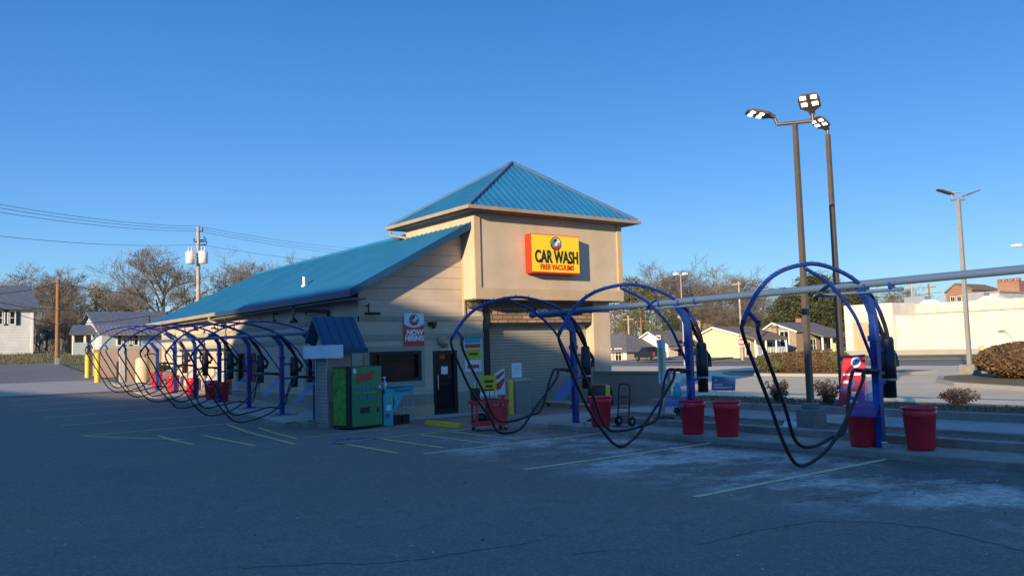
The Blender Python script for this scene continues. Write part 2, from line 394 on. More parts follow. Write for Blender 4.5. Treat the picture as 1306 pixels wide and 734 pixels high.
def letters(name, s, size, o3, right, up, mname, parent, depth=.01, bold=0.0, shear=0.0, align='CENTER', sx=1.0):
    """raised lettering lying in the plane spanned by right and up, centred on o3"""
    cu = bpy.data.curves.new(name, 'FONT'); cu.body = s; cu.size = size; cu.extrude = depth; cu.offset = bold; cu.shear = shear
    cu.align_x = align; cu.align_y = 'CENTER'; cu.resolution_u = 3
    tmp = bpy.data.objects.new(name, cu); COL.objects.link(tmp)
    bpy.context.view_layer.update()
    me = bpy.data.meshes.new_from_object(tmp.evaluated_get(bpy.context.evaluated_depsgraph_get()))
    bpy.data.objects.remove(tmp); bpy.data.curves.remove(cu)
    right = Vector(right).normalized(); up = Vector(up).normalized(); nrm = right.cross(up)
    off = wloc(parent) if parent is not None else Vector((0, 0, 0))
    for v in me.vertices:
        p = v.co; v.co = Vector(o3) + right*p.x*sx + up*p.y + nrm*p.z - off
    me.materials.clear(); me.materials.append(M[mname]); me.name = name
    o = bpy.data.objects.new(name, me); COL.objects.link(o); o.parent = parent
    return o
def patch(name, rects, dz, mname, step=1.0, kind='structure', fn=None):
    """a sheet of ground made of rectangles that follows the terrain"""
    mb = MB()
    for (x0, x1, y0, y1) in rects:
        nx = max(1, int(math.ceil((x1-x0)/step))); ny = max(1, int(math.ceil((y1-y0)/step)))
        vs = []
        for j in range(ny+1):
            for i in range(nx+1):
                x = x0+(x1-x0)*i/nx; y = y0+(y1-y0)*j/ny
                xx = min(max(x, x0+.02), x1-.02)
                vs.append((x, y, (fn or gh)(xx, y)+dz))
        mb._add(vs, [(j*(nx+1)+i, j*(nx+1)+i+1, (j+1)*(nx+1)+i+1, (j+1)*(nx+1)+i) for j in range(ny) for i in range(nx)], 0, True)
    o = mb.build(name, mname); tag(o, kind=kind); return o

# ================================================================ GROUND
def ground():
    def axis(a, b, step, far):
        v = [a+step*i for i in range(int((b-a)/step)+1)]
        lo = [a-d for d in (15, 40, 90, 180, 350, 700, 1400, far)][::-1]; hi = [v[-1]+d for d in (15, 40, 90, 180, 350, 700, 1400, far)]
        return lo+v+hi
    xs = axis(-100, 220, 4, 3000); ys = axis(-100, 260, 4, 3000)
    mb = MB(); n = len(xs)
    vs = [(x, y, gh(x, y)-.1) for y in ys for x in xs]
    mb._add(vs, [(j*n+i, j*n+i+1, (j+1)*n+i+1, (j+1)*n+i) for j in range(len(ys)-1) for i in range(n-1)], 0, True)
    tag(mb.build('ground', 'lawn'), kind='structure')
ground()
patch('parking_lot', [(-60, 13.32, -40, 44), (13.32, 13.9, 16.3, 24), (13.9, 21, 18.2, 24)], 0, 'asphalt', .5)
patch('side_street', [(-80, 9.3, 44, 63)], 0.0, 'street', 1.0)
patch('concrete_pad', [(3.2, 9.3, 40.5, 47.5)], 0.02, 'walk', .5)
patch('pale_parking_lot', [(20.62, 58, -80, 120)], 0, 'pale_lot', 2.0)
patch('street', [(58, 70, -200, 260)], .004, 'street', 4.0)
patch('pavement', [(70, 72.6, -200, 260)], .10, 'walk', 4.0)
patch('crossing_street', [(72.6, 190, 62.5, 71)], .03, 'street', 4.0)

def slab(name, pts, z0, z1, m, bevel=0, kind='structure'):
    o = MB().prism([(x, y, z0) for x, y in pts], (0, 0, z1-z0)).build(name, m, bevel=bevel); return tag(o, kind=kind)
# vacuum island: low walk, kerb step, mulch strip, lane, planting strip
slab('island_walk', [(13.3, -40), (14.42, -40), (14.42, 16.2), (14.1, 16.55), (13.6, 16.55), (13.3, 16.2)], -.3, .12, 'kerb', .02)
slab('island_kerb', [(14.42, -40), (14.68, -40), (14.68, 15.6), (14.42, 15.6)], -.3, .265, 'kerb', .02)
patch('mulch_strip', [(14.68, 15.62, -40, 15.6)], 0, 'mulch', 1.0, fn=lambda x, y: .235)
slab('lane_kerb', [(15.62, -40), (15.84, -40), (15.84, 15.6), (14.68, 15.8), (14.68, 15.6), (15.62, 15.6)], -.3, .285, 'kerb', .015)
patch('exit_lane', [(15.84, 18.4, -40, 18.2), (13.9, 15.84, 15.8, 18.2), (18.4, 20.4, 17.6, 18.2)], .002, 'lane', .5)
slab('strip_kerb', [(18.4, -40), (18.62, -40), (18.62, 17.4), (20.6, 17.4), (20.6, 17.6), (18.4, 17.6)], -.3, .37, 'kerb', .015)
patch('planting_strip', [(18.62, 20.5, -40, 17.4)], 0, 'dry_grass', 1.0, fn=lambda x, y: .35)
slab('strip_edge_kerb', [(20.5, -40), (20.68, -40), (20.68, 17.4), (20.5, 17.4)], -.3, .38, 'kerb', .015)
# walk along the long side of the car wash
def walkz(x, y): return gh(x, y)+.13
patch('side_walk', [(8.95, 11.3, 22.5, 44)], 0, 'conc', .5, fn=walkz)
kb = MB()
for i in range(44):
    y0, y1 = 22.3+i*.5, 22.8+i*.5
    kb._add([(8.8, y0, gh(8.8, y0)-.2), (8.96, y0, gh(8.8, y0)-.2), (8.96, y1, gh(8.8, y1)-.2), (8.8, y1, gh(8.8, y1)-.2),
             (8.8, y0, gh(8.8, y0)+.134), (8.96, y0, gh(8.8, y0)+.134), (8.96, y1, gh(8.8, y1)+.134), (8.8, y1, gh(8.8, y1)+.134)],
            [(4, 5, 6, 7), (0, 4, 7, 3), (0, 1, 5, 4), (2, 3, 7, 6)])
kb.box(8.8, 11.3, 22.2, 22.3, -.2, .134)
tag(kb.build('side_walk_kerb', 'kerb'), kind='structure')
# door apron in front of the wall
slab('door_apron', [(11.4, 21.5), (15.3, 21.5), (15.3, 22.3), (11.4, 22.3)], -.2, .03, 'conc')
# islands in the pale lot
def island(name, pts, m):
    slab(name+'_kerb', pts, -.3, .15, 'walk', .03)
    cx = sum(p[0] for p in pts)/len(pts); cy = sum(p[1] for p in pts)/len(pts)
    inn = [(cx+(x-cx)*.95, cy+(y-cy)*.95) for x, y in pts]
    slab(name, inn, -.2, .17, m)
island('lot_island', [(36.2, 17.7), (34.2, 16.0), (30.6, 10.4), (27.8, 5.5), (28, 1), (44, 1), (46, 12), (43.2, 18.5), (39.5, 19.2)], 'dry_grass')
island('hedge_island', [(41.2, 32.5), (41.0, 27), (41.4, 22.8), (46.5, 22.6), (47, 34), (43.5, 35)], 'mulch')

# painted lines
def stripe(pa, pb, w, m, mb, dz=.006):
    a, b = Vector((pa[0], pa[1], 0)), Vector((pb[0], pb[1], 0)); d = (b-a); n = Vector((-d.y, d.x, 0)).normalized()*w/2
    k = max(1, int(d.length/1.0)); vs = []
    for i in range(k+1):
        c = a+d*i/k
        for s in (-1, 1):
            p = c+n*s; vs.append((p.x, p.y, gh(p.x, p.y)+dz))
    mb._add(vs, [(2*i, 2*i+2, 2*i+3, 2*i+1) for i in range(k)], 0)
sb = MB()
for Y in (14.25, 11.05, 7.38, 3.3, -.9): stripe((8.5, Y), (13.25, Y), .11, None, sb)
tag(sb.build('stall_lines', 'line_pale'), kind='structure')
sb = MB()
for X in (8.22, 9.3, 10.36, 11.27): stripe((X, 14.8), (X, 17.45), .11, None, sb)
stripe((8.0, 17.6), (12.6, 17.8), .1, None, sb); stripe((8.1, 19.3), (11.6, 19.9), .1, None, sb)
for px0, py0, px1, py1 in ((259, 555, 325, 568), (200.6, 555, 245.6, 566.5), (330, 545, 378, 559), (290, 541, 376, 566)):
    a, b = PG(px0, py0), PG(px1, py1); stripe(a, b, .11, None, sb)
tag(sb.build('hatch_lines', 'line_yellow'), kind='structure')
sb = MB()
for i, Y in enumerate((24.4, 27.5, 30.5, 33.4, 36.2, 39.0, 42.0)): stripe((4.1, Y-.1), (8.75, Y+.15), .10, None, sb)
a, b = PG(107, 556), PG(235, 560); stripe(a, b, .1, None, sb)
tag(sb.build('side_stall_lines', 'line_pale'), kind='structure')
sb = MB()
c0 = PG(447, 561)
for k in range(16):
    a0 = PI*2*k/18; a1 = PI*2*(k+1)/18
    stripe((c0.x+.55*math.cos(a0), c0.y-.3+.55*math.sin(a0)), (c0.x+.55*math.cos(a1), c0.y-.3+.55*math.sin(a1)), .14, None, sb)
stripe((c0.x, c0.y-.2), (c0.x+.2, c0.y+.9), .14, None, sb); stripe((c0.x-.3, c0.y+.5), (c0.x+.5, c0.y+.3), .14, None, sb, .008)
tag(sb.build('accessible_marking', 'line_blue'), kind='structure')

def crack(pxs, w, seed):
    rng = random.Random(seed); P = [PG(*p) for p in pxs]; pts = []
    for a, b in zip(P, P[1:]):
        n = max(2, int((b-a).length/.12))
        for i in range(n): pts.append(a.lerp(b, i/n)+Vector((rng.uniform(-.035, .035), rng.uniform(-.035, .035), 0)))
    pts.append(P[-1]); mb = MB(); vs = []
    for i, p in enumerate(pts):
        t = (pts[min(i+1, len(pts)-1)]-pts[max(0, i-1)]); n = Vector((-t.y, t.x, 0)).normalized()*w*rng.choice((.08, .2, .3, .42))
        for s in (-1, 1): vs.append((p.x+n.x*s, p.y+n.y*s, gh(p.x, p.y)+.003))
    mb._add(vs, [(2*i, 2*i+2, 2*i+3, 2*i+1) for i in range(len(pts)-1)], 0)
    tag(mb.build('asphalt_crack', 'crack'), kind='structure')
M['crack'] = mat('crack', (.085, .08, .074), .9, 0, .3, 5)
crack(((893, 694), (960, 677), (1040, 664), (1110, 665), (1180, 672), (1258, 690), (1306, 702)), .035, 1)
crack(((300, 724), (430, 718), (500, 717), (560, 709), (650, 696), (700, 686)), .03, 2)
crack(((735, 706), (782, 700), (820, 701)), .022, 3)
crack(((1015, 640), (1060, 634), (1100, 632), (1128, 626)), .03, 4)
# loose grit and bits of litter on the asphalt
rng = random.Random(44); gb_ = MB()
for _ in range(1500):
    x = rng.uniform(-6, 13); y = rng.uniform(2, 30)
    if rng.random() < .5: x = rng.uniform(9.5, 13.2); y = rng.uniform(2, 16)
    z = gh(x, y)+.004; r = rng.choice((.006, .008, .01, .014, .02)); a = rng.uniform(0, 6.28)
    c = [Vector((x+r*math.cos(a+k*PI/2)*rng.uniform(.6, 1.2), y+r*math.sin(a+k*PI/2)*rng.uniform(.6, 1.2), z)) for k in range(4)]; t_ = Vector((x, y, z+r*.8))
    gb_._add(c+[t_], [(0, 1, 4), (1, 2, 4), (2, 3, 4), (3, 0, 4)], 0 if rng.random() < .7 else 1)
M['grit'] = mat('grit', (.45, .42, .38), .9, 0, .3, 9)
tag(gb_.build('loose_gravel', ['grit', 'mulch']), 'loose grit and crumbs scattered over the asphalt lot', 'gravel', None, 'stuff')

# ================================================================ CAR WASH BUILDING
FY, LX = 22.3, 11.17
B = thing('car_wash_building', 'tan car wash building with blue metal roofs and a square hip roofed tower', 'building', (14.0, 30.0, 0))
fw = MB()   # front wall, block below and siding above
for x0, x1, z0, z1 in ((LX, 11.53, -.4, 3.62), (13.22, 13.7, -.4, 3.62), (14.62, 15.65, -.4, 3.62), (11.53, 13.22, -.4, 1.17), (11.53, 13.22, 1.99, 3.62), (13.7, 14.62, 2.02, 3.62)):
    fw.box(x0, x1, FY, FY+.3, z0, z1, 0)
fw.prism([(LX, FY+.001, 3.62), (15.65, FY+.001, 3.62), (15.65, FY+.001, 6.0), (15.2, FY+.001, 6.06), (LX, FY+.001, 3.94)], (0, .28, 0), 1)
for z0, z1 in ((2.965, 3.11), (2.39, 2.56)): fw.box(LX-.03, 15.66, FY-.03, FY, z0, z1, 2)
for x0, x1 in ((LX-.012, 13.7), (14.62, 15.65)): fw.box(x0, x1, FY-.012, FY, -.4, .70, 3)
fw.box(12.3, 13.7, FY-.03, FY-.012, -.4, .36, 4)
fw.box(14.88, 14.95, FY-.05, FY, 3.12, 5.6, 4)
fw.build('front_wall', ['block', 'siding', 'olive', 'base_tan', 'tan_trim'], B)
lw = MB()
ops = [(24.9, 26.1, 1.1, 2.0), (30.7, 32.9, 1.05, 2.15), (33.6, 34.6, .35, 2.35)]
segs = [22.6]+[v for o in ops for v in o[:2]]+[44.0]
for i in range(0, len(segs), 2): lw.box(LX, LX+.3, segs[i], segs[i+1], -.4, 3.9, 0)
for y0, y1, z0, z1 in ops: lw.box(LX, LX+.3, y0, y1, -.4, z0, 0).box(LX, LX+.3, y0, y1, z1, 3.9, 0)
for z0, z1 in ((2.965, 3.11), (2.39, 2.56)): lw.box(LX-.03, LX, FY-.03, 44.0, z0, z1, 1)
for y0, y1 in ((FY-.012, 33.6), (34.6, 44.0)): lw.box(LX-.012, LX, y0, y1, -.4, .70, 2)
lw.build('side_wall', ['block', 'olive', 'base_tan'], B)
MB().box(LX, 19.4, 43.98, 44.25, -.4, 3.9).prism([(LX, 43.98, 3.9), (19.2, 43.98, 3.9), (15.2, 43.98, 5.95)], (0, .27, 0)).box(19.1, 19.4, 23.5, 43.98, -.4, 3.9).build('back_wall', 'block', B)
# windows
def win_front(x0, x1, z0, z1, sx0, sx1, sz0, sz1):
    fr = MB()
    for a in ((sx0, x0-.05, sz0, sz1), (x1+.05, sx1, sz0, sz1), (x0-.05, x1+.05, sz0, z0-.05), (x0-.05, x1+.05, z1+.05, sz1)):
        fr.box(a[0], a[1], FY-.045, FY-.001, a[2], a[3])
    w = MB().box(x0+.05, x1-.05, FY+.10, FY+.12, z0+.05, z1-.05).build('window', 'glass', B)
    fr.build('surround', 'olive', w)
    f2 = MB()
    for a in ((x0-.05, x0+.05, z0-.05, z1+.05), (x1-.05, x1+.05, z0-.05, z1+.05), (x0+.05, x1-.05, z0-.05, z0+.05), (x0+.05, x1-.05, z1-.05, z1+.05)):
        f2.box(a[0], a[1], FY-.03, FY+.14, a[2], a[3])
    f2.box(x0+.3, x0+.335, FY+.02, FY+.1, z0+.05, z1-.05).box(x0+.05, x1-.05, FY+.03, FY+.1, z1-.2, z1-.17)
    f2.build('frame', 'black_metal', w)
win_front(11.53, 13.22, 1.17, 1.99, 11.3, 13.38, .97, 2.19)
for i, (y0, y1, z0, z1) in enumerate(ops[:2]):
    w = MB().box(LX+.10, LX+.12, y0+.06, y1-.06, z0+.06, z1-.06).build('window', 'glass', B)
    f2 = MB()
    for a in ((y0, y0+.06, z0, z1), (y1-.06, y1, z0, z1), (y0+.06, y1-.06, z0, z0+.06), (y0+.06, y1-.06, z1-.06, z1), ((y0+y1)/2-.03, (y0+y1)/2+.03, z0+.06, z1-.06)):
        f2.box(LX+.03, LX+.13, a[0], a[1], a[2], a[3])
    f2.build('frame', 'black_metal', w)
    s = MB()
    for a in ((y0-.22, y0, z0-.2, z1+.2), (y1, y1+.22, z0-.2, z1+.2), (y0, y1, z0-.2, z0), (y0, y1, z1, z1+.2)): s.box(LX-.045, LX-.001, a[0], a[1], a[2], a[3])
    s.build('surround', 'olive', w)
d = MB().box(LX+.08, LX+.13, 33.65, 34.55, .36, 2.3).build('door', 'black_metal', B)
MB().box(LX+.05, LX+.08, 33.75, 33.8, 1.25, 1.4).build('handle', 'steel', d)
# glass entrance door
d = MB().box(13.82, 14.5, FY+.1, FY+.12, .12, 1.92).build('door', 'glass', B)
f = MB()
for a in ((13.7, 13.82, 0, 2.02), (14.5, 14.62, 0, 2.02), (13.82, 14.5, 1.9, 2.02), (13.82, 14.5, 0, .18)): f.box(a[0], a[1], FY+.02, FY+.15, a[2], a[3])
f.box(13.82, 14.5, FY+.07, FY+.1, .95, 1.0)
f.build('frame', 'black_metal', d)
MB().box(13.86, 13.89, FY-.02, FY+.01, .8, 1.25).box(13.86, 13.89, FY, FY+.05, .85, .88).box(13.86, 13.89, FY, FY+.05, 1.17, 1.2).build('handle', 'steel', d)
MB().box(14.0, 14.2, FY+.085, FY+.098, 1.76, 1.90).build('sticker', 'red_plastic', d)
MB().box(14.06, 14.3, FY+.085, FY+.098, 1.28, 1.52).build('notice', 'white_label', d)
letters('house_number', '221', .19, (14.14, FY-.012, 2.17), (1, 0, 0), (0, 0, 1), 'black_metal', B, .01, .004)
# tower over the tunnel mouth
TX0, TX1, TY0, TY1 = 14.9, 21.43, 21.6, 25.9
t = MB().box(TX0, TX1, TY0, TY1, 3.64, 6.42, 0)
for a in ((TX0-.005, TX0+.22, 3.62, 6.4), (TX1-.22, TX1+.005, 3.62, 6.4), (TX0+.22, TX1-.22, 3.62, 3.98)): t.box(a[0], a[1], TY0-.05, TY0+.001, a[2], a[3], 1)
t.box(TX0+.05, TX1-.05, TY0+.05, TY1-.05, 3.60, 3.64, 2)
t.build('tower', ['tan', 'tan_trim', 'soffit'], B)
MB().box(20.58, 21.4, FY, 23.2, -.3, 3.6).build('pier', 'tan', B)
g = MB().box(15.66, 15.93, FY+.02, FY+.3, -.1, 3.58).build('door_jamb', 'black_metal', B)
MB().box(15.93, 20.58, 22.72, 22.78, .02, 2.80).build('roll_up_door', 'shutter', B)
MB().box(15.93, 20.58, 22.40, 22.80, 2.80, 2.898).build('lintel', 'black_metal', B)
MB().box(15.93, 20.58, 22.36, 22.95, 2.90, 3.385).build('stone_band', 'stone', B)
MB().box(15.93, 20.57, FY+.04, FY+.5, 3.387, 3.6).build('header', 'soffit', B)
s = MB().box(17.85, 18.55, FY-.02, FY+.02, 3.16, 3.38).build('open_sign', 'black_plastic', B)
letters('lettering', 'OPEN', .22, (18.2, FY-.028, 3.27), (1, 0, 0), (0, 0, 1), 'white_label', s, .008, .006)

# roofs
def rib_box(mb, a, b, up, w=.03, h=.025, mi=0):
    a, b, up = Vector(a), Vector(b), Vector(up).normalized(); d = (b-a).normalized(); s = d.cross(up).normalized()*w/2; u = up*h
    lo = up*-.01
    mb._add([a-s+lo, a+s+lo, a+s+u, a-s+u, b-s+lo, b+s+lo, b+s+u, b-s+u], [(0, 1, 2, 3), (7, 6, 5, 4), (3, 2, 6, 7), (1, 5, 6, 2), (0, 3, 7, 4)], mi)
EX, EZ, RX, RZ, SL = 10.67, 3.85, 15.2, 6.24, .527
rf = MB()
def rp(x, y, dz=0): return (x, y, EZ+SL*(min(x, 2*RX-x)-EX)+dz)
yf, yb, yr = 21.75, 44.9, 41.9
rf._add([rp(EX, yf), rp(RX, yf), rp(RX, yr), rp(EX, yb), rp(EX, yf, -.16), rp(RX, yf, -.16), rp(RX, yr, -.16), rp(EX, yb, -.16)],
        [(0, 1, 2, 3), (7, 6, 5, 4), (0, 4, 5, 1), (2, 6, 7, 3), (0, 3, 7, 4)])
X2 = 2*RX-EX
rf._add([rp(RX, yf), rp(X2, yf), rp(X2, yb), rp(RX, yr), rp(RX, yf, -.16), rp(X2, yf, -.16), rp(X2, yb, -.16), rp(RX, yr, -.16)],
        [(0, 1, 2, 3), (7, 6, 5, 4), (2, 6, 7, 3), (1, 5, 6, 2)])
y = yf+.2
while y < yb-.1:
    xe = RX if y < yr else RX-(y-yr)/(yb-yr)*(RX-EX)
    rib_box(rf, rp(EX, y), rp(max(xe, EX+.1), y), (-SL, 0, 1)); y += .31
rf.tube([rp(RX, yf, .02), rp(RX, yr, .02)], .07, 8)
main_roof = rf.build('main_roof', 'roof_blue', B)
MB()._add([(EX-.02, yf-.03, EZ-.20), (RX, yf-.03, RZ-.20), (RX, yf-.03, RZ+.03), (EX-.02, yf-.03, EZ+.03), (EX-.02, yf+.02, EZ-.20), (RX, yf+.02, RZ-.20), (RX, yf+.02, RZ+.03), (EX-.02, yf+.02, EZ+.03)],
          [(0, 1, 2, 3), (7, 6, 5, 4), (3, 2, 6, 7), (0, 4, 5, 1), (0, 3, 7, 4)]).box(EX-.06, EX-.002, yf-.03, 33.9, EZ-.2, EZ-.005).build('fascia', 'roof_royal', main_roof)
gt = MB().box(EX-.13, EX-.002, 33.9, yb+.02, EZ-.17, EZ-.02)
for k in range(1): pass
gt.build('gutter', 'fascia', main_roof, bevel=.03)
MB().box(EX+.01, LX-.001, yf+.03, yb-.1, EZ-.28, EZ-.23).build('soffit', 'soffit', main_roof)
MB().tube(smooth_path([(EX-.06, 34.6, EZ-.17), (EX-.06, 34.6, EZ-.32), (LX-.09, 34.2, EZ-.55), (LX-.08, 34.2, EZ-.75), (LX-.08, 34.2, .6)], 4), .045, 8).build('downspout', 'fascia', B)
MB().tube(smooth_path([(EX-.02, 26.0, EZ-.2), (EX+.02, 25.8, EZ-.38), (LX-.15, 24.6, EZ-.48), (LX-.10, 24.2, EZ-.62), (LX-.10, 24.15, 2.0)], 5), .05, 8).build('conduit', 'black_metal', B)
v = rp(11.76, 27.67); MB().cyl((v[0], v[1], v[2]-.05), (v[0], v[1], v[2]+.34), .05, 10).cyl((v[0], v[1], v[2]-.02), (v[0], v[1], v[2]+.05), .09, 10).build('vent_pipe', 'white_paint', main_roof)
# tower hip roof
ex0, ex1, ey0, ey1, ez = 14.45, 21.88, 21.15, 26.35, 6.52
AP = Vector(((ex0+ex1)/2, (ey0+ey1)/2, 8.78))
cs = [Vector((ex0, ey0, ez)), Vector((ex1, ey0, ez)), Vector((ex1, ey1, ez)), Vector((ex0, ey1, ez))]
tr = MB()._add(cs+[AP], [(0, 1, 4), (1, 2, 4), (2, 3, 4), (3, 0, 4), (3, 2, 1, 0)])
for k in range(4):
    a, b = cs[k], cs[(k+1) % 4]; L = (b-a).length; e = (b-a)/L; mid = (a+b)/2; upv = (AP-mid); n = e.cross(upv).normalized(); s = .28
    while s < L-.1:
        q = min(s, L-s)/(L/2); p0 = a+e*s; rib_box(tr, p0, p0+upv*q*.995, n, .035, .03); s += .29
tr_o = tr.build('tower_roof', 'roof_blue', B)
hc = MB()
for c in cs: hc.tube([c+Vector((0, 0, .03)), AP+Vector((0, 0, .03))], .06, 6)
hc.build('hip_cap', 'pipe_blue', tr_o)
gt = MB(); gw = .10
gt.box(ex0-gw, ex1+gw, ey0-gw, ey0, ez-.10, ez+.012).box(ex0-gw, ex1+gw, ey1, ey1+gw, ez-.10, ez+.012).box(ex0-gw, ex0, ey0, ey1, ez-.10, ez+.012).box(ex1, ex1+gw, ey0, ey1, ez-.10, ez+.012)
gt.build('gutter', 'fascia', tr_o)
MB().box(ex0, ex1, ey0, ey1, ez-.12, ez-.07).build('soffit', 'soffit', tr_o)
MB().tube(smooth_path([(ex0+.03, ey1-.1, ez-.17), (ex0+.03, ey1-.1, ez-.3), (TX0-.06, TY1-.05, ez-.42), (TX0-.06, TY1-.05, 6.0)], 4), .05, 8).build('downspout', 'fascia', B)
# wall lamps
def gooseneck(o3, n):
    """barn lamp on a bent arm; n points out of the wall"""
    o3, n = Vector(o3), Vector(n); up = Vector((0, 0, 1))
    l = MB().tube(smooth_path([o3, o3+n*.12+up*.06, o3+n*.3+up*.05, o3+n*.42-up*.05, o3+n*.44-up*.16], 4), .018, 6).build('wall_lamp', 'black_metal', B)
    c = o3+n*.44-up*.16
    MB().lathe([(.03, .02), (.05, -.04), (.08, -.08), (.17, -.18), (.16, -.18), (.06, -.08), (.0, -.06)], c, 14).build('shade', 'black_metal', l)
    MB().cyl(o3, o3+n*.03, .07, 12).build('mount', 'black_metal', l)
for yy, zz in ((26.13, 3.42), (33.1, 3.55), (37.0, 3.55), (41.6, 3.5)): gooseneck((LX, yy, zz), (-1, 0, 0))
def bar_light(o3, n, s):
    o3, n, s = Vector(o3), Vector(n), Vector(s); up = Vector((0, 0, 1))
    l = MB().cyl(o3+n*.16+up*.28, o3+n*.16, .025, 8).cyl(o3+up*.22, o3+n*.16+up*.22, .02, 6).build('flood_lamp', 'black_metal', B)
    a, b = o3+n*.16+s*.38, o3+n*.16-s*.12
    MB().tube([a-up*.02, b-up*.02], .04, 6).build('lamp_head', 'black_metal', l)
for yy in (28.6, 35.3, 39.6): bar_light((LX, yy, 3.28), (-1, 0, 0), (0, 1, 0))
bar_light((11.42, FY, 3.2), (0, -1, 0), (1, 0, 0))
cm = MB().cbox((13.62, FY-.16, 2.86), .14, .3, .12, 0).build('security_camera', 'black_plastic', B)
MB().cyl((13.72, FY-.1, 2.84), (13.76, FY, 2.78), .025, 8).cyl((13.76, FY-.03, 2.78), (13.76, FY, 2.78), .06, 10).build('mount', 'black_metal', cm)
MB().lathe([(.0, .14), (.10, .12), (.13, 0), (.10, -.14), (0, -.16)], (14.0, FY-.05, 2.35), 12).build('wall_lamp', 'olive', B)
cm = MB().cbox((15.1, FY-.2, 3.46), .22, .3, .14, 0).build('flood_lamp', 'bronze', B)
MB().cyl((15.1, FY-.1, 3.52), (15.15, FY, 3.5), .03, 8).build('mount', 'bronze', cm)

# ================================================================ SIGNS ON THE BUILDING
def emblem(cx, yy, cz, r, parent, name='emblem'):
    """round badge of grey, white, yellow and red patches"""
    e = MB()
    def disc(dx, dz, rx, rz, y, mi, n=20): e.poly([(cx+dx+rx*math.cos(-2*PI*k/n), y, cz+dz+rz*math.sin(-2*PI*k/n)) for k in range(n)][::-1], mi)
    e.cyl((cx, yy, cz), (cx, yy-.006, cz), r, 24, 0)
    disc(0, .1*r, .86*r, .78*r, yy-.010, 1); disc(-.45*r, .1*r, .3*r, .5*r, yy-.014, 2); disc(.35*r, .35*r, .38*r, .3*r, yy-.018, 3)
    disc(.1*r, -.62*r, .55*r, .28*r, yy-.014, 4); disc(.0, -.1*r, .3*r, .22*r, yy-.022, 3); disc(.42*r, -.1*r, .22*r, .32*r, yy-.016, 2); disc(-.1*r, .5*r, .3*r, .2*r, yy-.020, 0)
    return e.build(name, ['black_plastic', 'badge_grey', 'badge_teal', 'white_label', 'badge_red'], parent)
M['badge_grey'] = mat('badge_grey', (.42, .43, .40), .5, 0, .4, 12)
M['badge_teal'] = mat('badge_teal', (.07, .17, .22), .5, 0, .5, 12)
M['badge_red'] = mat('badge_red', (.50, .03, .03), .5)
M['badge_yellow'] = mat('badge_yellow', (.62, .50, .04), .5, 0, .3, 9)
M['sign_yellow'] = mat('sign_yellow', (.93, .64, .015), .35, 0, .03, 1)
M['sign_red'] = mat('sign_red', (.72, .035, .012), .4, 0, .05, 1)
M['sign_orange'] = mat('sign_orange', (.70, .06, .01), .4, 0, .05, 1)
M['sign_black'] = mat('sign_black', (.015, .012, .01), .4, 0, .05, 1)
SY = 21.22
a = PY(676.5, 297, SY); b = PY(740, 349, SY)
sx0, sx1, sz0, sz1 = a.x, b.x, PY(740, 350, SY).z, a.z
S = thing('car_wash_sign', 'yellow box sign with red sides reading CAR WASH FREE VACUUMS on the tower', 'sign', ((sx0+sx1)/2, 21.55, sz0))
MB().box(sx0, sx1, SY, 21.548, sz0, sz1).build('cabinet', 'sign_red', S, bevel=.012)
MB().box(sx0+.03, sx1-.03, SY-.012, SY-.001, sz0+.05, sz1-.03).build('face', 'sign_yellow', S)
hh = sz1-sz0; ww = sx1-sx0; mx = (sx0+sx1)/2
letters('lettering', 'CAR WASH', .60*hh/1.36, (mx+.03, SY-.018, sz0+.41*hh), (1, 0, 0), (0, 0, 1), 'sign_black', S, .006, .016, sx=.615*ww/2.05)
letters('small_lettering', 'FREE VACUUMS', .25*hh/1.36, (mx+.03, SY-.018, sz0+.155*hh), (1, 0, 0), (0, 0, 1), 'sign_orange', S, .006, .009, sx=.84*ww/2.05)
emblem(mx, SY-.014, sz0+.77*hh, .18*hh, S)
N = thing('hiring_banner', 'red and white NOW HIRING banner fixed high on the shaded front wall', 'banner', (13.02, FY-.05, 2.2))
M['banner_red'] = mat('banner_red', (.60, .06, .045), .6, 0, .08, 2)
M['banner_white'] = mat('banner_white', (.66, .70, .76), .6, 0, .05, 2)
MB().box(12.67, 13.37, FY-.055, FY-.045, 2.2, 3.2).build('panel', 'banner_red', N)
MB().prism([(12.67, FY-.056, 3.2), (12.67, FY-.056, 2.85), (12.85, FY-.056, 2.78), (13.02, FY-.056, 2.75), (13.19, FY-.056, 2.78), (13.37, FY-.056, 2.85), (13.37, FY-.056, 3.2)], (0, -.004, 0)).build('top_field', 'banner_white', N)
letters('lettering', 'NOW', .22, (13.03, FY-.062, 2.60), (1, 0, 0), (0, 0, 1), 'white_label', N, .003, .012, .15)
letters('lettering', 'HIRING', .22, (13.02, FY-.062, 2.42), (1, 0, 0), (0, 0, 1), 'white_label', N, .003, .012, .1, sx=.92)
emblem(13.02, FY-.06, 2.99, .17, N)
P_ = thing('price_poster', 'tall poster of teal, red, yellow and white fields beside the roll up door', 'poster', (15.22, FY-.02, 1.3))
MB().box(14.88, 15.54, FY-.03, FY-.012, 1.3, 2.42).build('panel', 'white_label', P_)
M['teal'] = mat('teal', (.02, .38, .42), .6, 0, .1, 3)
M['lime'] = mat('lime', (.45, .48, .02), .6, 0, .15, 6)
pf = MB()
for z0, z1, mi in ((2.22, 2.42, 0), (2.06, 2.22, 1), (1.68, 2.06, 2), (1.3, 1.62, 3)): pf.box(14.90, 15.52, FY-.036, FY-.031, z0+.015, z1-.01, mi)
pf.box(14.98, 15.44, FY-.040, FY-.037, 1.42, 1.54, 1).box(15.05, 15.4, FY-.040, FY-.037, 1.85, 1.92, 4)
pf.build('printed_fields', ['teal', 'banner_red', 'lime', 'banner_white', 'sign_black'], P_)

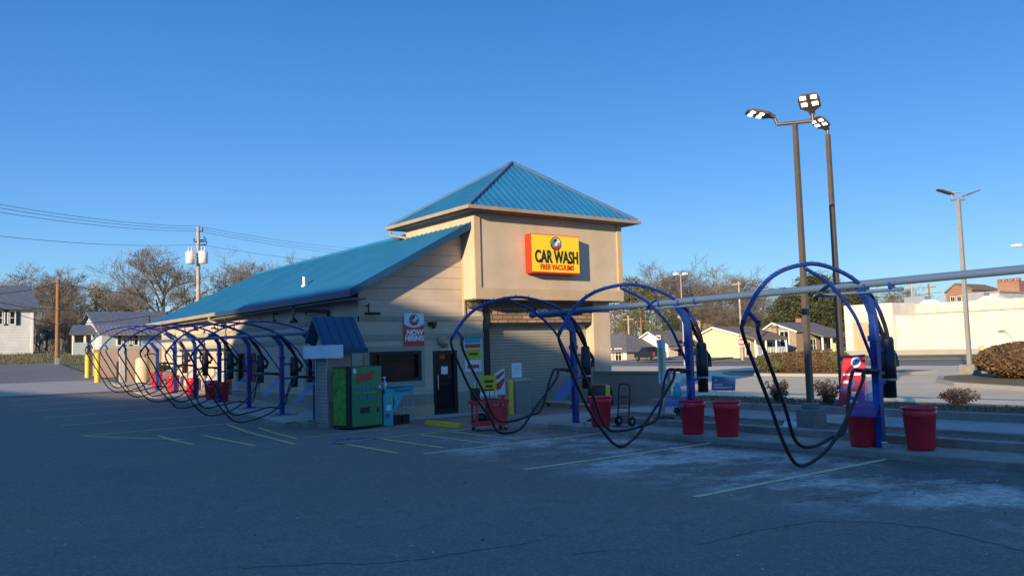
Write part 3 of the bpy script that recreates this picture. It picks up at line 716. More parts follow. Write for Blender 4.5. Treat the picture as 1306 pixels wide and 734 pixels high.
# ================================================================ VACUUM STATIONS
def make_station(kz, zf, label, group, z_stall, thin=1.0, seed=0):
    """vacuum arch: -x points out over the stall; kz scales heights, z_stall is the stall floor below the base"""
    t = thing('vacuum_station', label, 'car vacuum', (0, 0, 0), group); rj = random.Random(seed); J = lambda a: rj.uniform(-a, a)*(1 if thin == 1 else .45)
    z = lambda v: v*kz
    MB().box(-.42, .42, -.34, .34, -.2, zf).build('footing', 'kerb', t, bevel=.02)
    bp = MB().box(-.17, .17, -.17, .17, zf, zf+.02).build('base_plate', 'blue_paint', t)
    for sx in (-.13, .13):
        for sy in (-.13, .13): MB().cyl((sx, sy, zf+.02), (sx, sy, zf+.06), .016, 6).build('bolt', 'galv', bp)
    po = MB().box(-.065, .065, -.065, .065, zf+.02, z(2.25))
    po.build('post', 'blue_paint', t, bevel=.008)
    kn = [(.065, z(2.24)), (.05, z(2.42)), (-.06, z(2.66)), (-.26, z(2.86)), (-.40, z(2.86)), (-.37, z(2.78)), (-.20, z(2.62)), (-.08, z(2.42)), (-.065, z(2.24)), (-.09, z(1.95)), (.075, z(1.95))]
    kp = [(.0, 0)]
    MB().prism([(x, -.055, zz) for x, zz in kn[:9]], (0, .11, 0)).box(-.085, .085, -.085, .085, z(1.95), z(2.05)).build('post_arm', 'blue_paint', t, bevel=.006)
    kx = 1.0 if thin == 1 else .93
    main = [(-3.62, 0, z(2.28)), (-3.50, 0, z(2.46)), (-3.22, 0, z(2.76)), (-2.83, 0, z(3.01)), (-2.3, 0, z(3.17)), (-1.6, 0, z(3.24)), (-.75, 0, z(3.09)), (-.1, 0, z(2.80)), (.25, 0, z(2.45)), (.45, 0, z(2.05)), (.47, 0, z(1.93))]
    main = [(x_*kx if x_ < 0 else x_, y_, z_) for x_, y_, z_ in main]
    ar = MB().tube(smooth_path(main[:9], 5), .036*thin, 10)
    ar.tube(smooth_path([(-3.50*kx, 0, z(2.46)), (-3.45*kx, -.07, z(2.36)), (-3.43*kx, -.14, z(2.26))], 4), .033, 8)
    arch = ar.build('arch_tube', 'blue_paint', t)
    cl = MB()
    for p, q in zip(main[2:7], main[3:8]):
        for k in (.25, .75):
            c = Vector(p).lerp(Vector(q), k); c.z += .02; cl.tube([c+Vector((0, -.02, 0)), c+Vector((0, 0, .055)), c+Vector((0, .02, 0))], .012, 5)
    cl.build('hose_clips', 'galv', arch)
    MB().tube(smooth_path([(-1.95*kx, 0, z(3.17)), (-1.9*kx, 0, z(3.14)), (-1.25*kx, 0, z(2.90)), (-.62, 0, z(2.43)), (-.3, 0, z(1.95)), (-.06, 0, z(1.55))], 5), .03*thin, 8).build('brace_tube', 'blue_paint', t)
    # black feed hose and canister behind the post
    MB().tube(smooth_path([(-.28, .1, z(2.84)), (.0, .12, z(2.74)), (.25, .12, z(2.42)), (.52, .1, z(1.98)), (.66, .02, z(1.72)), (.62, -.02, z(1.62))], 5), .042, 10).build('feed_hose', 'hose', t)
    MB().tube(smooth_path([(.22, 0, z(2.49)), (.38, 0, z(2.2)), (.44, 0, z(1.98)), (.40, 0, z(1.86))], 5), .036, 8).build('feed_hose', 'hose', t)
    cz0, cz1 = z(.95), z(2.02)
    ca = MB().lathe([(0, cz0), (.105, cz0), (.112, cz0+.01), (.112, cz0+.30), (.13, cz0+.31), (.13, cz1-.26), (.115, cz1-.25), (.115, cz1-.05), (.09, cz1), (0, cz1)], (.40, 0, 0), 18).build('canister', 'black_plastic', t)
    MB().lathe([(.132, 0), (.132, .04)], (.40, 0, cz0+.30), 18).build('band', 'galv', ca)
    for zb_ in (cz0+.25, cz1-.25): MB().box(.06, .30, -.02, .02, zb_, zb_+.06).build('bracket', 'blue_paint', t)
    MB().cbox((.56, -.02, z(1.55)), .1, .14, .12).build('filter_latch', 'black_plastic', ca)
    # two hoses hang from the arch and come back to holsters on the post
    for k, (y, x0, zb, xm) in enumerate(((0.0, -3.62, z_stall+.04, -2.25), (-.14, -3.43, z_stall+.30, -1.95))):
        x0 *= kx; xm *= kx
        zt = z(2.28) if k == 0 else z(2.26)
        pts = [(x0, y, zt+.03), (x0-.03, y, zt-.12), (x0+.14+J(.04), y, z(1.75)), (x0+.5*kx+J(.07), y*.8+J(.05), z(1.05)), (x0+.88*kx+J(.08), y*.5+J(.06), z(.45)), (xm-.1+J(.1), y*.2+J(.06), zb+abs(J(.05))), (xm+.45+J(.08), -.02+J(.05), zb+.10+J(.04)), (xm+.9+J(.05), -.08+.1*k, z(.55)+J(.05)), (-.74, -.12+.2*k, z(1.2)), (-.62, -.12+.2*k, z(1.43))]
        h = MB().tube(smooth_path(pts, 6), .029*thin, 8).build('hose', 'hose', t)
        MB().tube([(x0, y, zt+.05), (x0-.01, y, zt-.04)], .034, 8).build('cuff', 'black_plastic', h)
        MB().tube(smooth_path([(-.66, -.12+.2*k, z(1.38)), (-.58, -.12+.2*k, z(1.47)), (-.40, -.10+.17*k, z(1.46)), (-.1, -.09+.15*k, z(1.44))], 4), [.03]*6+[.036]*7, 8).build('nozzle', 'black_plastic', h)
    MB().box(-.16, .02, -.14, .14, z(1.38), z(1.42)).build('nozzle_holder', 'blue_paint', t)
    tr = MB()
    a, b = Vector((-.07, 0, z(1.27))), Vector((-.56, 0, z(.70))); n = Vector((.06, 0, -.05)).normalized()*.008
    tr._add([a+Vector((0, -.16, 0)), a+Vector((0, .16, 0)), b+Vector((0, .26, 0)), b+Vector((0, -.26, 0)), a+Vector((0, -.16, 0))+n, a+Vector((0, .16, 0))+n, b+Vector((0, .26, 0))+n, b+Vector((0, -.26, 0))+n],
            [(0, 1, 2, 3), (7, 6, 5, 4), (0, 4, 5, 1), (1, 5, 6, 2), (2, 6, 7, 3), (3, 7, 4, 0)])
    tr.box(-.57, -.20, -.26, .26, z(.69)-.008, z(.69))
    tr.build('mat_tray', 'blue_clear', t)
    if thin < 1: return t
    MB().tube([(-.35, -.02, z(2.80)), (-.35, .9, z(2.80))], .03, 8).tube([(-.35, -.75, z(2.80)), (-.35, -.02, z(2.80))], .03, 8).build('support_rail', 'pipe_blue', t)
    for yy in (-.55, -.1, .45): MB().tube([(-.35, yy-.02, z(2.88)), (-.35, yy+.02, z(2.88))], .085, 10).build('pipe_clamp', 'blue_paint', t)
    return t
gR = 'vacuum arches on the island in front of the building'
st = make_station(1.0, .09, 'blue vacuum arch nearest the camera, beside the concrete based double lamp post', gR, 0.0)
st.location = (13.78, 7.75, 0)
c = make_station(1.0, .09, 'blue vacuum arch in the middle of the three along the light blue pipe', gR, 0.0, 1.0, 5); c.location = (13.78, 11.95, 0)
c = make_station(1.0, .09, 'blue vacuum arch in front of the roll up door at the end of its pipe', gR, 0.0, 1.0, 9); c.location = (13.82, 15.75, 0)
gL = 'vacuum arches along the side wall'
LYS = (22.15, 24.65, 27.55, 30.6, 33.6, 36.4)
labL = ('blue vacuum arch of the side wall row whose post the kiosk hides',
        'blue vacuum arch of the side wall row with its post just beyond the kiosk',
        'blue vacuum arch with its shaded post second beyond the kiosk',
        'blue vacuum arch with its post right behind the nearest side wall bins',
        'sunlit blue vacuum arch second from the dumpster end of the row',
        'sunlit blue vacuum arch closest to the dumpster enclosure')
for i, Y in enumerate(LYS):
    o = make_station(.875, .02, labL[i], gL, .10, .72, 20+i); o.location = (9.72, Y, walkz(9.72, Y)-.01)
def clamps(n): pass
pp = thing('vacuum_pipe', 'long light blue vacuum pipe running over the three arches past the lamp posts', 'pipe', (13.43, 5, 2.9))
MB().tube([(13.43, 16.9, 2.87), (13.43, 5, 2.955), (13.43, -8, 3.03)], .066, 14).build('pipe', 'pipe_blue', pp)
cr = MB()
for yy in (16.88, 13.4, 9.3, 3.5, -2): cr.tube([(13.43, yy-.05, 2.875+(16-yy)*.0078), (13.43, yy+.05, 2.875+(16-yy)*.0078)], .078, 14)
cr.build('couplings', 'pipe_blue', pp)
pp = thing('vacuum_pipe', 'pale blue vacuum pipe running along the side wall above the row of arches', 'pipe', (9.38, 30, 2.7))
MB().tube([(9.38, 21.9, 2.63), (9.38, 30, 2.71), (9.38, 40.2, 2.81)], .06, 12).build('pipe', 'pipe_blue', pp)
zz = walkz(9.7, 39)
ep = thing('pipe_post', 'sunlit blue end post carrying the side wall pipe next to the tanks', 'post', (9.66, 39.0, zz))
MB().box(9.6, 9.72, 38.94, 39.06, zz, 2.45).prism([(9.72, 38.94, 2.45), (9.45, 38.94, 2.76), (9.3, 38.94, 2.76), (9.6, 38.94, 2.35)], (0, .12, 0)).build('post', 'blue_paint', ep)
MB().box(9.5, 9.82, 38.84, 39.16, zz, zz+.03).build('base_plate', 'blue_paint', ep)

# ================================================================ RED BINS
def make_bin():
    t = thing('trash_bin', 'x', 'trash bin', (0, 0, 0))
    H = .71
    MB().lathe([(0, .01), (.205, .01), (.215, .03), (.255, H-.16), (.262, H-.155), (.268, H-.02), (.258, H-.02), (.245, H-.16), (.205, .05), (0, .05)], n=28).build('body', 'red_bin', t)
    MB().lathe([(.262, H-.035), (.285, H-.03), (.288, H-.005), (.278, H), (.258, H-.005), (.256, H-.03)], n=28).build('rim', 'red_bin', t)
    for s in (-1, 1):
        MB().tube(smooth_path([(s*.262, -.09, H-.10), (s*.30, -.07, H-.12), (s*.305, 0, H-.125), (s*.30, .07, H-.12), (s*.262, .09, H-.10)], 4), .014, 6).build('handle', 'red_bin', t)
    return t
bp_ = make_bin(); gb = 'red round bins beside the vacuum posts'
bins = [(13.88, 7.1, .12, .4, 'red bin standing alone at the near end of the island, clear of any post'),
        (13.74, 8.05, .12, 1.2, 'red bin half hidden by the post and tray of the nearest arch'),
        (13.62, 10.90, .12, .9, 'red bin on the island walk, standing free beside the middle arch'),
        (13.56, 11.75, .12, 2.0, 'red bin directly behind the post and tray of the middle arch'),
        (13.50, 14.50, .12, .2, 'red bin in front of the hand truck and the yellow bollard')]
for px, py, X, lb in ((283, 519, 9.85, 'red bin nearest the kiosk in the row along the side wall'), (270, 517, 9.9, 'red bin touching its neighbour, second from the kiosk along the side wall'),
                      (246, 512, 9.9, 'red bin third from the kiosk along the side wall, under the sunlit wall'), (221, 507, 9.9, 'red bin second from the tanks along the side wall'),
                      (200, 503, 9.9, 'small looking red bin at the tank end of the side wall row')):
    p = PX(px, py-3, X); bins.append((X, p.y, walkz(X, p.y), .7, lb))
for i, (x, y, z, a, lb) in enumerate(bins):
    o = bp_ if i == 0 else copy_tree(bp_)
    o.location = (x, y, z); o.rotation_euler.z = a; o['label'] = lb; o['group'] = gb

# ================================================================ KIOSK, VENDING, STATIONS BY THE FRONT WALL
K = thing('pay_kiosk', 'narrow tan kiosk with roll shutter, white header board and little blue gable roof', 'kiosk', (9.95, 21.5, 0))
kx0, kx1, ky0, ky1 = 9.66, 10.32, 21.13, 21.93
MB().box(kx0, kx1, ky0, ky1, .1, 2.28).prism([(kx0, ky0, 2.28), (kx0, ky1, 2.28), (kx0, (ky0+ky1)/2, 2.85)], (kx1-kx0, 0, 0)).build('body', 'tan', K)
MB().box(kx0-.012, kx1, ky0-.012, ky0, .1, .75).build('base_band', 'base_tan', K)
MB().box(kx0-.06, kx1+.02, ky0-.06, ky1+.06, -.12, .1).build('plinth', 'kerb', K, bevel=.015)
MB().box(kx0-.03, kx0-.005, ky0+.07, ky1-.07, .14, 2.0).build('roll_shutter', 'shutter_pale', K)
fm = MB()
for y0, y1, z0, z1 in ((ky0, ky0+.07, .1, 2.0), (ky1-.07, ky1, .1, 2.0)): fm.box(kx0-.05, kx0-.004, y0, y1, z0, z1)
fm.build('shutter_guide', 'galv', K)
M['header_white'] = mat('header_white', (.60, .66, .70), .5, 0, .06, 2)
MB().box(9.28, 9.66, 20.2, 21.95, 1.90, 2.25).build('header_board', 'header_white', K, bevel=.01)
kr = MB(); rx0, rx1, ry, rz = 9.36, 10.62, 21.5, 3.05
for s, ye in ((-1, 20.75), (1, 22.0)):
    zz = 2.16 if s < 0 else 2.42
    kr._add([(rx0, ye, zz), (rx1, ye, zz), (rx1, ry, rz), (rx0, ry, rz), (rx0, ye, zz-.09), (rx1, ye, zz-.09), (rx1, ry, rz-.09), (rx0, ry, rz-.09)],
            [(0, 1, 2, 3) if s < 0 else (3, 2, 1, 0), (7, 6, 5, 4), (0, 4, 5, 1), (0, 3, 7, 4), (1, 5, 6, 2)])
    for k in range(5): rib_box(kr, (rx0+.1+k*.26, ye, zz), (rx0+.1+k*.26, ry, rz), (0, s*.8, .7), .03, .018)
kr.box(rx0-.02, rx1+.02, 20.70, 20.75, 2.02, 2.17)
kr.build('roof', 'roof_royal', K)
MB().tube([(10.33, 21.1, 2.1), (10.335, 21.1, .3)], .012, 6).build('cable', 'black_metal', K)

V = thing('vending_machine', 'green drinks vending machine with a red slanted logo and cans on its front', 'vending machine', (10.25, 20.6, 0), None, R(14))
M['dew_green'] = mat('dew_green', (.015, .23, .09), .35, 0, .12, 2)
M['lime_green'] = mat('lime_green', (.07, .27, .03), .4, 0, .4, 7, dirt=(.28, .36, .02), dscale=5)
M['can_blue'] = mat('can_blue', (.04, .14, .36), .4, 0, .6, 14)
vw, vd, vh = .55, .36, 1.66
MB().box(-vw, vw, -vd+.04, vd, .04, vh).build('cabinet', 'black_plastic', V, bevel=.01)
MB().box(-vw+.06, vw, -vd, -vd+.04, .07, vh-.015).build('door', 'dew_green', V, bevel=.008)
MB().box(-vw-.006, -vw-.001, -vd+.18, vd-.02, .12, vh-.03).build('side_graphic', 'lime_green', V)
gp = MB()
gp.box(-vw+.12, vw-.08, -vd-.007, -vd-.002, .93, .985, 0)
for k in range(6): gp.cyl((-vw+.18+k*.14, -vd-.003, 1.07), (-vw+.18+k*.14, -vd-.010, 1.07), .05, 10, 1).cyl((-vw+.18+k*.14, -vd-.003, .84), (-vw+.18+k*.14, -vd-.010, .84), .05, 10, 1)
gp.build('front_graphic', ['lime_green', 'can_blue', 'white_label'], V)
MB().box(-vw+.1, -vw+.2, -vd-.008, -vd-.002, 1.48, 1.60).build('sticker', 'white_label', V)
MB().box(vw-.10, vw-.04, -vd-.008, -vd-.002, 1.05, 1.13).build('price_sticker', 'white_label', V)
letters('logo', 'Dew', .30, (-.05, -vd-.012, 1.38), (1, 0, .22), (-.1, 0, 1), 'banner_red', V, .006, .02, .25)
MB().box(-.22, .10, -vd-.008, -vd+.01, .42, .57).build('dispensing_slot', 'black_plastic', V)
MB().box(.36, .43, -vd-.012, -vd-.002, .42, .53).build('coin_slot', 'black_plastic', V)

T = thing('cleaning_station', 'turquoise cleaning tool stand with a pump bottle and long handled brushes', 'cleaning stand', (11.3, 20.6, 0))
M['turq'] = mat('turq', (.03, .42, .50), .45, 0, .1, 3, dirt=(.03, .30, .38), dscale=3)
tb = MB().box(10.97, 11.27, 20.48, 20.9, 0, .85)
tb.build('pedestal', 'turq', T, bevel=.015)
MB().prism([(11.03, 20.5, .851), (11.27, 20.5, .851), (11.34, 20.5, .62), (11.27, 20.5, .40), (11.272, 20.5, .3), (11.45, 20.5, .55), (11.62, 20.5, .83), (11.95, 20.5, .87), (11.95, 20.5, 1.06), (11.28, 20.5, 1.02), (11.03, 20.5, 1.0)], (0, .36, 0)).build('counter_arm', 'turq', T)
MB().box(11.32, 11.86, 20.47, 20.498, .93, 1.0).build('front_stripe', 'can_blue', T)
MB().box(11.2, 11.96, 20.46, 20.9, 1.062, 1.085).build('counter_top', 'turq', T)
sg = MB().box(11.16, 11.24, 20.465, 20.479, .66, .80, 0).box(11.05, 11.2, 20.465, 20.479, .42, .56, 1).box(11.03, 11.15, 20.465, 20.479, .22, .34, 2)
sg.build('stickers', ['lime', 'white_label', 'banner_red'], T)
rk = MB()
for zz in (.30, .46): rk.tube([(11.3, 20.52, zz), (11.92, 20.52, zz)], .012, 6).tube([(11.3, 20.86, zz), (11.92, 20.86, zz)], .012, 6)
rk.tube([(11.92, 20.52, .0), (11.92, 20.52, .87)], .014, 6).tube([(11.92, 20.86, .0), (11.92, 20.86, .87)], .014, 6)
rk.build('rack', 'galv', T)
def brush(x, y, h, lb):
    b = thing('brush', lb, 'brush', (x, y, 0), 'brushes in the turquoise stand')
    MB().tube([(x, y, .25), (x+.01, y+.02, h)], .014, 6).build('handle', 'galv', b)
    MB().box(x-.055, x+.055, y-.08, y+.08, .0, .26).build('bristle_head', 'black_plastic', b, bevel=.02)
brush(11.42, 20.66, .84, 'long handled brush nearest the pedestal of the turquoise stand'); brush(11.56, 20.70, .85, 'long handled brush second along the turquoise stand rack')
brush(11.69, 20.66, .85, 'long handled brush third along the turquoise stand rack'); brush(11.82, 20.70, .84, 'long handled brush at the outer end of the turquoise stand rack')
Bt = thing('pump_bottle', 'clear pump bottle with white head standing on the turquoise stand', 'bottle', (11.13, 20.7, 1.0))
MB().lathe([(0, 1.0), (.055, 1.0), (.06, 1.02), (.06, 1.17), (.025, 1.22), (.025, 1.25)], (11.13, 20.7, 0), 14).build('body', 'header_white', Bt)
MB().cyl((11.13, 20.7, 1.25), (11.13, 20.7, 1.32), .018, 8).box(11.08, 11.17, 20.685, 20.715, 1.31, 1.34).build('pump_head', 'white_label', Bt)

# cart
Cx, Cy = 12.12, 17.1
Ct = thing('utility_cart', 'red plastic utility cart on black casters parked before the roll up door', 'cart', (Cx, Cy, 0), None, R(-18))
MB().box(-.46, .46, -.26, .26, .66, .72).box(-.46, .46, -.26, -.235, .72, .76).box(-.46, .46, .235, .26, .72, .76).box(-.46, -.435, -.235, .235, .72, .76).box(.435, .46, -.235, .235, .72, .76).build('top_tray', 'red_plastic', Ct, bevel=.012)
MB().box(-.42, .42, -.24, .24, .13, .19).box(-.42, .42, -.24, -.215, .19, .25).box(-.42, .42, .215, .24, .19, .25).build('lower_tray', 'red_plastic', Ct, bevel=.012)
for sx in (-1, 1):
    for sy in (-1, 1):
        MB().box(sx*.38-.025, sx*.38+.025, sy*.2-.025, sy*.2+.025, .19, .66).build('upright', 'red_plastic', Ct)
MB().box(-.02, .03, -.22, .22, .19, .66).box(.06, .355, -.17, .19, .191, .58).build('divider', 'red_plastic', Ct)
MB().prism([(.43, .15, .72), (.46, .15, .72), (.50, .15, 1.42), (.46, .15, 1.42)], (0, .1, 0)).build('handle_board', 'red_plastic', Ct)
for sx in (-1, 1):
    for sy in (-1, 1):
        w = MB().tube([(sx*.36, sy*.2-.018, .05), (sx*.36, sy*.2+.018, .05)], .05, 12).build('caster', 'black_plastic', Ct)
        MB().box(sx*.36-.02, sx*.36+.02, sy*.2-.028, sy*.2+.028, .06, .13).build('fork', 'galv', w)
Mx = Matrix.Rotation(R(-18), 3, 'Z')
def cartpt(x, y, z): v = Mx @ Vector((x, y, 0)); return (Cx+v.x, Cy+v.y, z)
def on_cart(name, lb, cat, x, y, z, builds):
    t = thing(name, lb, cat, cartpt(x, y, z), None, R(-18))
    for pn, mbd, mm in builds: mbd.build(pn, mm, None).parent = t
    return t
M['card_yellow'] = mat('card_yellow', (.62, .50, .015), .6, 0, .06, 3)
t = on_cart('yellow_card', 'yellow sale card with black lines standing on the red cart', 'sign', .02, .02, .76, [('panel', MB().box(-.20, .20, -.01, .01, .16, .60), 'card_yellow'), ('stand', MB().box(-.02, .02, .011, .03, 0, .45), 'black_metal')])
MB().box(-.12, .12, -.014, -.011, .42, .48).box(-.09, .10, -.014, -.011, .30, .36).box(-.14, .13, -.014, -.011, .22, .26).build('print', 'sign_black', None).parent = t
t = on_cart('promotion_board', 'white board with red diagonal bands at the handle end of the red cart', 'sign', .33, .08, .76, [('panel', MB().prism([(-.13, 0, .1), (.14, 0, .1), (.14, 0, .78), (-.13, 0, .64)], (0, .012, 0)), 'banner_white')])
mp_ = MB().prism([(-.12, -.004, .22), (.02, -.004, .24), (.13, -.004, .44), (.13, -.004, .54), (-.02, -.004, .42), (-.12, -.004, .36)], (0, .003, 0)).prism([(-.12, -.004, .5), (-.02, -.004, .5), (.12, -.004, .64), (.12, -.004, .7), (-.12, -.004, .56)], (0, .003, 0))
mp_.build('print', 'banner_red', None).parent = t
t = on_cart('bottle_box', 'open box of white bottles on the top tray of the red cart', 'box', -.02, -.06, .72, [('tray', MB().box(-.24, .24, -.09, .09, 0.003, .06), 'black_plastic')])
for k in range(7): MB().lathe([(0, .06), (.03, .06), (.03, .19), (.013, .22), (.013, .25), (0, .25)], (-.2+k*.066, (-.03, .02)[k % 2], 0), 10).build('bottle', 'white_label', None).parent = t
t = on_cart('spray_bin', 'dark bin of spray bottles at the open end of the red cart', 'bin', -.34, .04, .72, [('tub', MB().box(-.09, .09, -.13, .13, .003, .34), 'black_plastic')])
for k in range(3): MB().cyl((-.05+k*.05, -.05+k*.05, .3), (-.05+k*.05, -.05+k*.05, .42), .03, 8).box(-.09+k*.05, -.03+k*.05, -.06+k*.05, -.03+k*.05, .42, .46).build('bottle', ['lime', 'white_label', 'can_blue'][k], None).parent = t
t = on_cart('dark_bag', 'dark folded bag lying on the lower tray of the red cart', 'bag', -.22, 0, .19, [('body', MB().ball((0, 0, .12), .15, .17, .13), 'black_plastic')])

# bollards, utility box, notice, wheel stop, guide rail
def bollard(x, y, z, h, r, lb, grp='yellow steel bollards'):
    t = thing('bollard', lb, 'bollard', (x, y, z), grp)
    MB().lathe([(r, -.3), (r, h-.04), (r*.8, h-.01), (r*.4, h+.02), (0, h+.025)], (x, y, z), 16).build('post', 'yellow', t)
    MB().lathe([(r*2.2, -.2), (r*2.2, .012), (r, .02)], (x, y, z), 16).build('footing', 'conc_dark', t)
bollard(15.25, 20.35, 0, 1.04, .085, 'yellow bollard beside the tan utility box at the roll up door')
bollard(18.55, 19.55, .05, .70, .075, 'short yellow bollard showing above the red bin by the hand truck')
for px, py, top, lb in ((124, 488, 449.5, 'yellow bollard touching the edge of the pink dumpster wall'), (111.5, 485.5, 452, 'yellow bollard furthest from the building, at the drive')):
    p = PG(px, py); bollard(p.x, p.y, p.z, PY(px, top, p.y).z-p.z, .13, lb)
U = thing('utility_box', 'square tan utility box next to the yellow bollard at the tunnel mouth', 'utility box', (15.85, 20.7, 0))
MB().box(15.56, 16.16, 20.5, 20.95, -.05, 1.0).build('body', 'grey_wall', U, bevel=.01)
MB().box(15.54, 16.18, 20.48, 20.97, 1.0, 1.05).build('lid', 'tan', U, bevel=.01)
Nn = thing('notice_sign', 'small white notice on a stake over the tan utility box', 'sign', (15.75, 20.75, 1.05))
MB().box(15.62, 16.0, 20.74, 20.752, 1.12, 1.56).build('panel', 'white_label', Nn)
MB().box(15.79, 15.82, 20.753, 20.77, 1.05, 1.5).build('stake', 'galv', Nn)
mm = MB()
for k in range(5): mm.box(15.66, 15.95-.03*(k % 2), 20.736, 20.739, 1.20+k*.065, 1.215+k*.065)
mm.build('print', 'badge_grey', Nn)
a, b = Vector((11.98, 19.8, 0)), Vector((11.9, 18.1, 0))
Ws = thing('wheel_stop', 'yellow painted concrete wheel stop in front of the entrance door', 'wheel stop', (11.94, 18.95, 0))
MB().prism([(11.85, 18.1, 0), (12.03, 18.1, 0), (12.0, 18.1, .12), (11.88, 18.1, .12)], (0, 1.7, 0)).build('block', 'yellow', Ws, bevel=.01)
G = thing('guide_rail', 'pale yellow low guide rail on the floor of the tunnel exit', 'guide rail', (18.2, 22, 0))
MB().tube([(18.45, 22.65, .14), (18.1, 20.6, .14), (17.85, 19.3, .14)], .05, 8).build('rail', 'line_yellow', G)
for yy, xx in ((22.4, 18.41), (20.8, 18.13), (19.4, 17.87)): MB().box(xx-.04, xx+.04, yy-.04, yy+.04, 0, .12).build('foot', 'black_metal', G)
D = thing('drum', 'dark blue drum half hidden behind the post of the arch at the roll up door', 'drum', (19.2, 20.6, 0))
MB().lathe([(0, .0), (.40, .0), (.42, .04), (.42, .5), (.36, .66), (.2, .74), (0, .76)], (19.2, 20.6, 0), 20).build('body', 'blue_drum' if 'blue_drum' in M else 'black_plastic', D)
Lw = thing('low_wall', 'low grey masonry wall running out from the tower pier', 'wall', (20.62, 20.6, 0))
MB().box(20.5, 20.76, 18.85, 22.29, -.3, 1.04).build('body', 'grey_wall', Lw)
MB().box(20.46, 20.80, 18.8, 22.285, 1.04, 1.12).build('coping', 'grey_wall', Lw)

# sign post, hand truck, boards and litter on the island
p = PZ(842, 533, .235)
Sp = thing('sign_post', 'white narrow sign panel on a pale post behind the middle arch', 'sign', (14.7, 13.62, .235))
MB().cyl((14.7, 13.62, .2), (14.7, 13.62, 2.1), .035, 10).build('post', 'galv', Sp)
MB().cbox((14.7, 13.6, 1.6), .035, .26, 1.04, 0, Matrix.Rotation(R(-8), 3, 'Z')).build('panel', 'white_label', Sp)
MB().cbox((14.68, 13.6, 1.64), .03, .11, .6, 0, Matrix.Rotation(R(-8), 3, 'Z')).build('print', 'lime', Sp)
MB().lathe([(0, 0), (.26, 0), (.25, .06), (.06, .12), (0, .12)], (14.7, 13.62, .235), 16).build('base', 'black_plastic', Sp)
Ht = thing('hand_truck', 'black hand truck standing behind the red bin on the island', 'hand truck', (13.85, 14.1, .12))
ht = MB()
for s in (-1, 1): ht.tube(smooth_path([(13.85, 14.12+s*.18, .2), (13.9, 14.12+s*.18, .6), (13.94, 14.12+s*.18, 1.02), (13.93, 14.12+s*.13, 1.10)], 4), .016, 8)
ht.tube([(13.93, 13.99, 1.10), (13.93, 14.25, 1.10)], .016, 8)
for zz in (.35, .55, .8): ht.tube([(13.85+.06*zz, 13.94, zz), (13.85+.06*zz, 14.30, zz)], .012, 6)
ht.build('frame', 'black_metal', Ht)
MB().box(13.66, 13.86, 13.94, 14.30, .13, .142).build('toe_plate', 'black_metal', Ht)
for s in (-1, 1):
    w = MB().tube([(13.92, 14.12+s*.22-.02, .24), (13.92, 14.12+s*.22+.02, .24)], .115, 16).build('wheel', 'black_plastic', Ht)
    MB().tube([(13.92, 14.12+s*.22-.025, .24), (13.92, 14.12+s*.22+.025, .24)], .04, 10).build('hub', 'galv', w)
Rb = thing('promotion_sign', 'red checked advertising board with a round blue badge, leaning among the shrubs', 'sign', (18.9, 11.2, .35))
M['sign_pink'] = mat('sign_pink', (.46, .03, .06), .5, 0, .15, 6)
def rbp(u, v, d=0): # panel from lower far corner; u across, v up
    a0 = Vector((18.95, 11.72, .37)); b0 = Vector((18.88, 10.98, .37)); a1 = Vector((19.16, 11.62, 1.58)); b1 = Vector((19.1, 11.02, 1.62))
    p = a0.lerp(b0, u).lerp(a1.lerp(b1, u), v); return p + Vector((-1, 0, .17)).normalized()*d
def rbq(mb, u0, u1, v0, v1, d, mi=0): mb.quad(rbp(u0, v0, d), rbp(u1, v0, d), rbp(u1, v1, d), rbp(u0, v1, d), mi)
mb = MB()._add([rbp(0, 0), rbp(1, 0), rbp(1, 1), rbp(0, 1), rbp(0, 0, -.03), rbp(1, 0, -.03), rbp(1, 1, -.03), rbp(0, 1, -.03)], [(0, 1, 2, 3), (7, 6, 5, 4), (0, 4, 5, 1), (1, 5, 6, 2), (2, 6, 7, 3), (3, 7, 4, 0)])
mb.build('board', 'sign_pink', Rb)
mb = MB()
for i in range(8):
    for j in range(7):
        if (i+j) % 2: rbq(mb, .03+i*.118, .03+(i+1)*.118, .55+j*.06, .55+(j+1)*.06, .003, 0)
rbq(mb, .08, .95, .60, .64, .006, 1); rbq(mb, .02, .3, .30, .38, .006, 2); rbq(mb, .1, .34, .44, .5, .006, 1); rbq(mb, .5, .8, .18, .28, .006, 1); rbq(mb, .4, .62, .36, .5, .006, 2); rbq(mb, .45, .75, .06, .12, .006, 1)
mb.build('print', ['badge_red', 'white_label', 'can_blue'], Rb)
cbd = rbp(.62, .86, .008)
e1 = (rbp(1, .8)-rbp(0, .8)).normalized(); e2 = (rbp(.5, 1)-rbp(.5, 0)).normalized()
MB().poly([cbd+e1*.14*math.cos(2*PI*k/20)+e2*.14*math.sin(2*PI*k/20) for k in range(20)], 0).poly([cbd+Vector((-.004, 0, 0))+e1*.11*math.cos(2*PI*k/20)+e2*.08*math.sin(2*PI*k/20) for k in range(20)], 1).build('badge', ['white_label', 'can_blue'], Rb)
for s in (.1, .9): MB().tube([rbp(s, .95, -.03), rbp(s, 0, -.35)+Vector((0, 0, -.12))], .014, 6).build('stay', 'galv', Rb)
Bs = thing('yard_sign', 'small blue yard sign with white print at the edge of the planting strip', 'sign', (20.0, 16.1, .35))
M['sign_blue'] = mat('sign_blue', (.02, .14, .36), .5, 0, .1, 4, alpha=.8)
MB().prism([(19.95, 16.5, .58), (20.12, 15.76, .58), (20.12, 15.72, .96), (19.95, 16.46, 1.02)], (.02, .005, 0)).build('panel', 'sign_blue', Bs)
for yy, xx in ((16.38, 19.99), (15.85, 20.11)): MB().cyl((xx+.02, yy, .33), (xx+.02, yy, .6), .008, 6).build('leg', 'galv', Bs)
pr = MB()
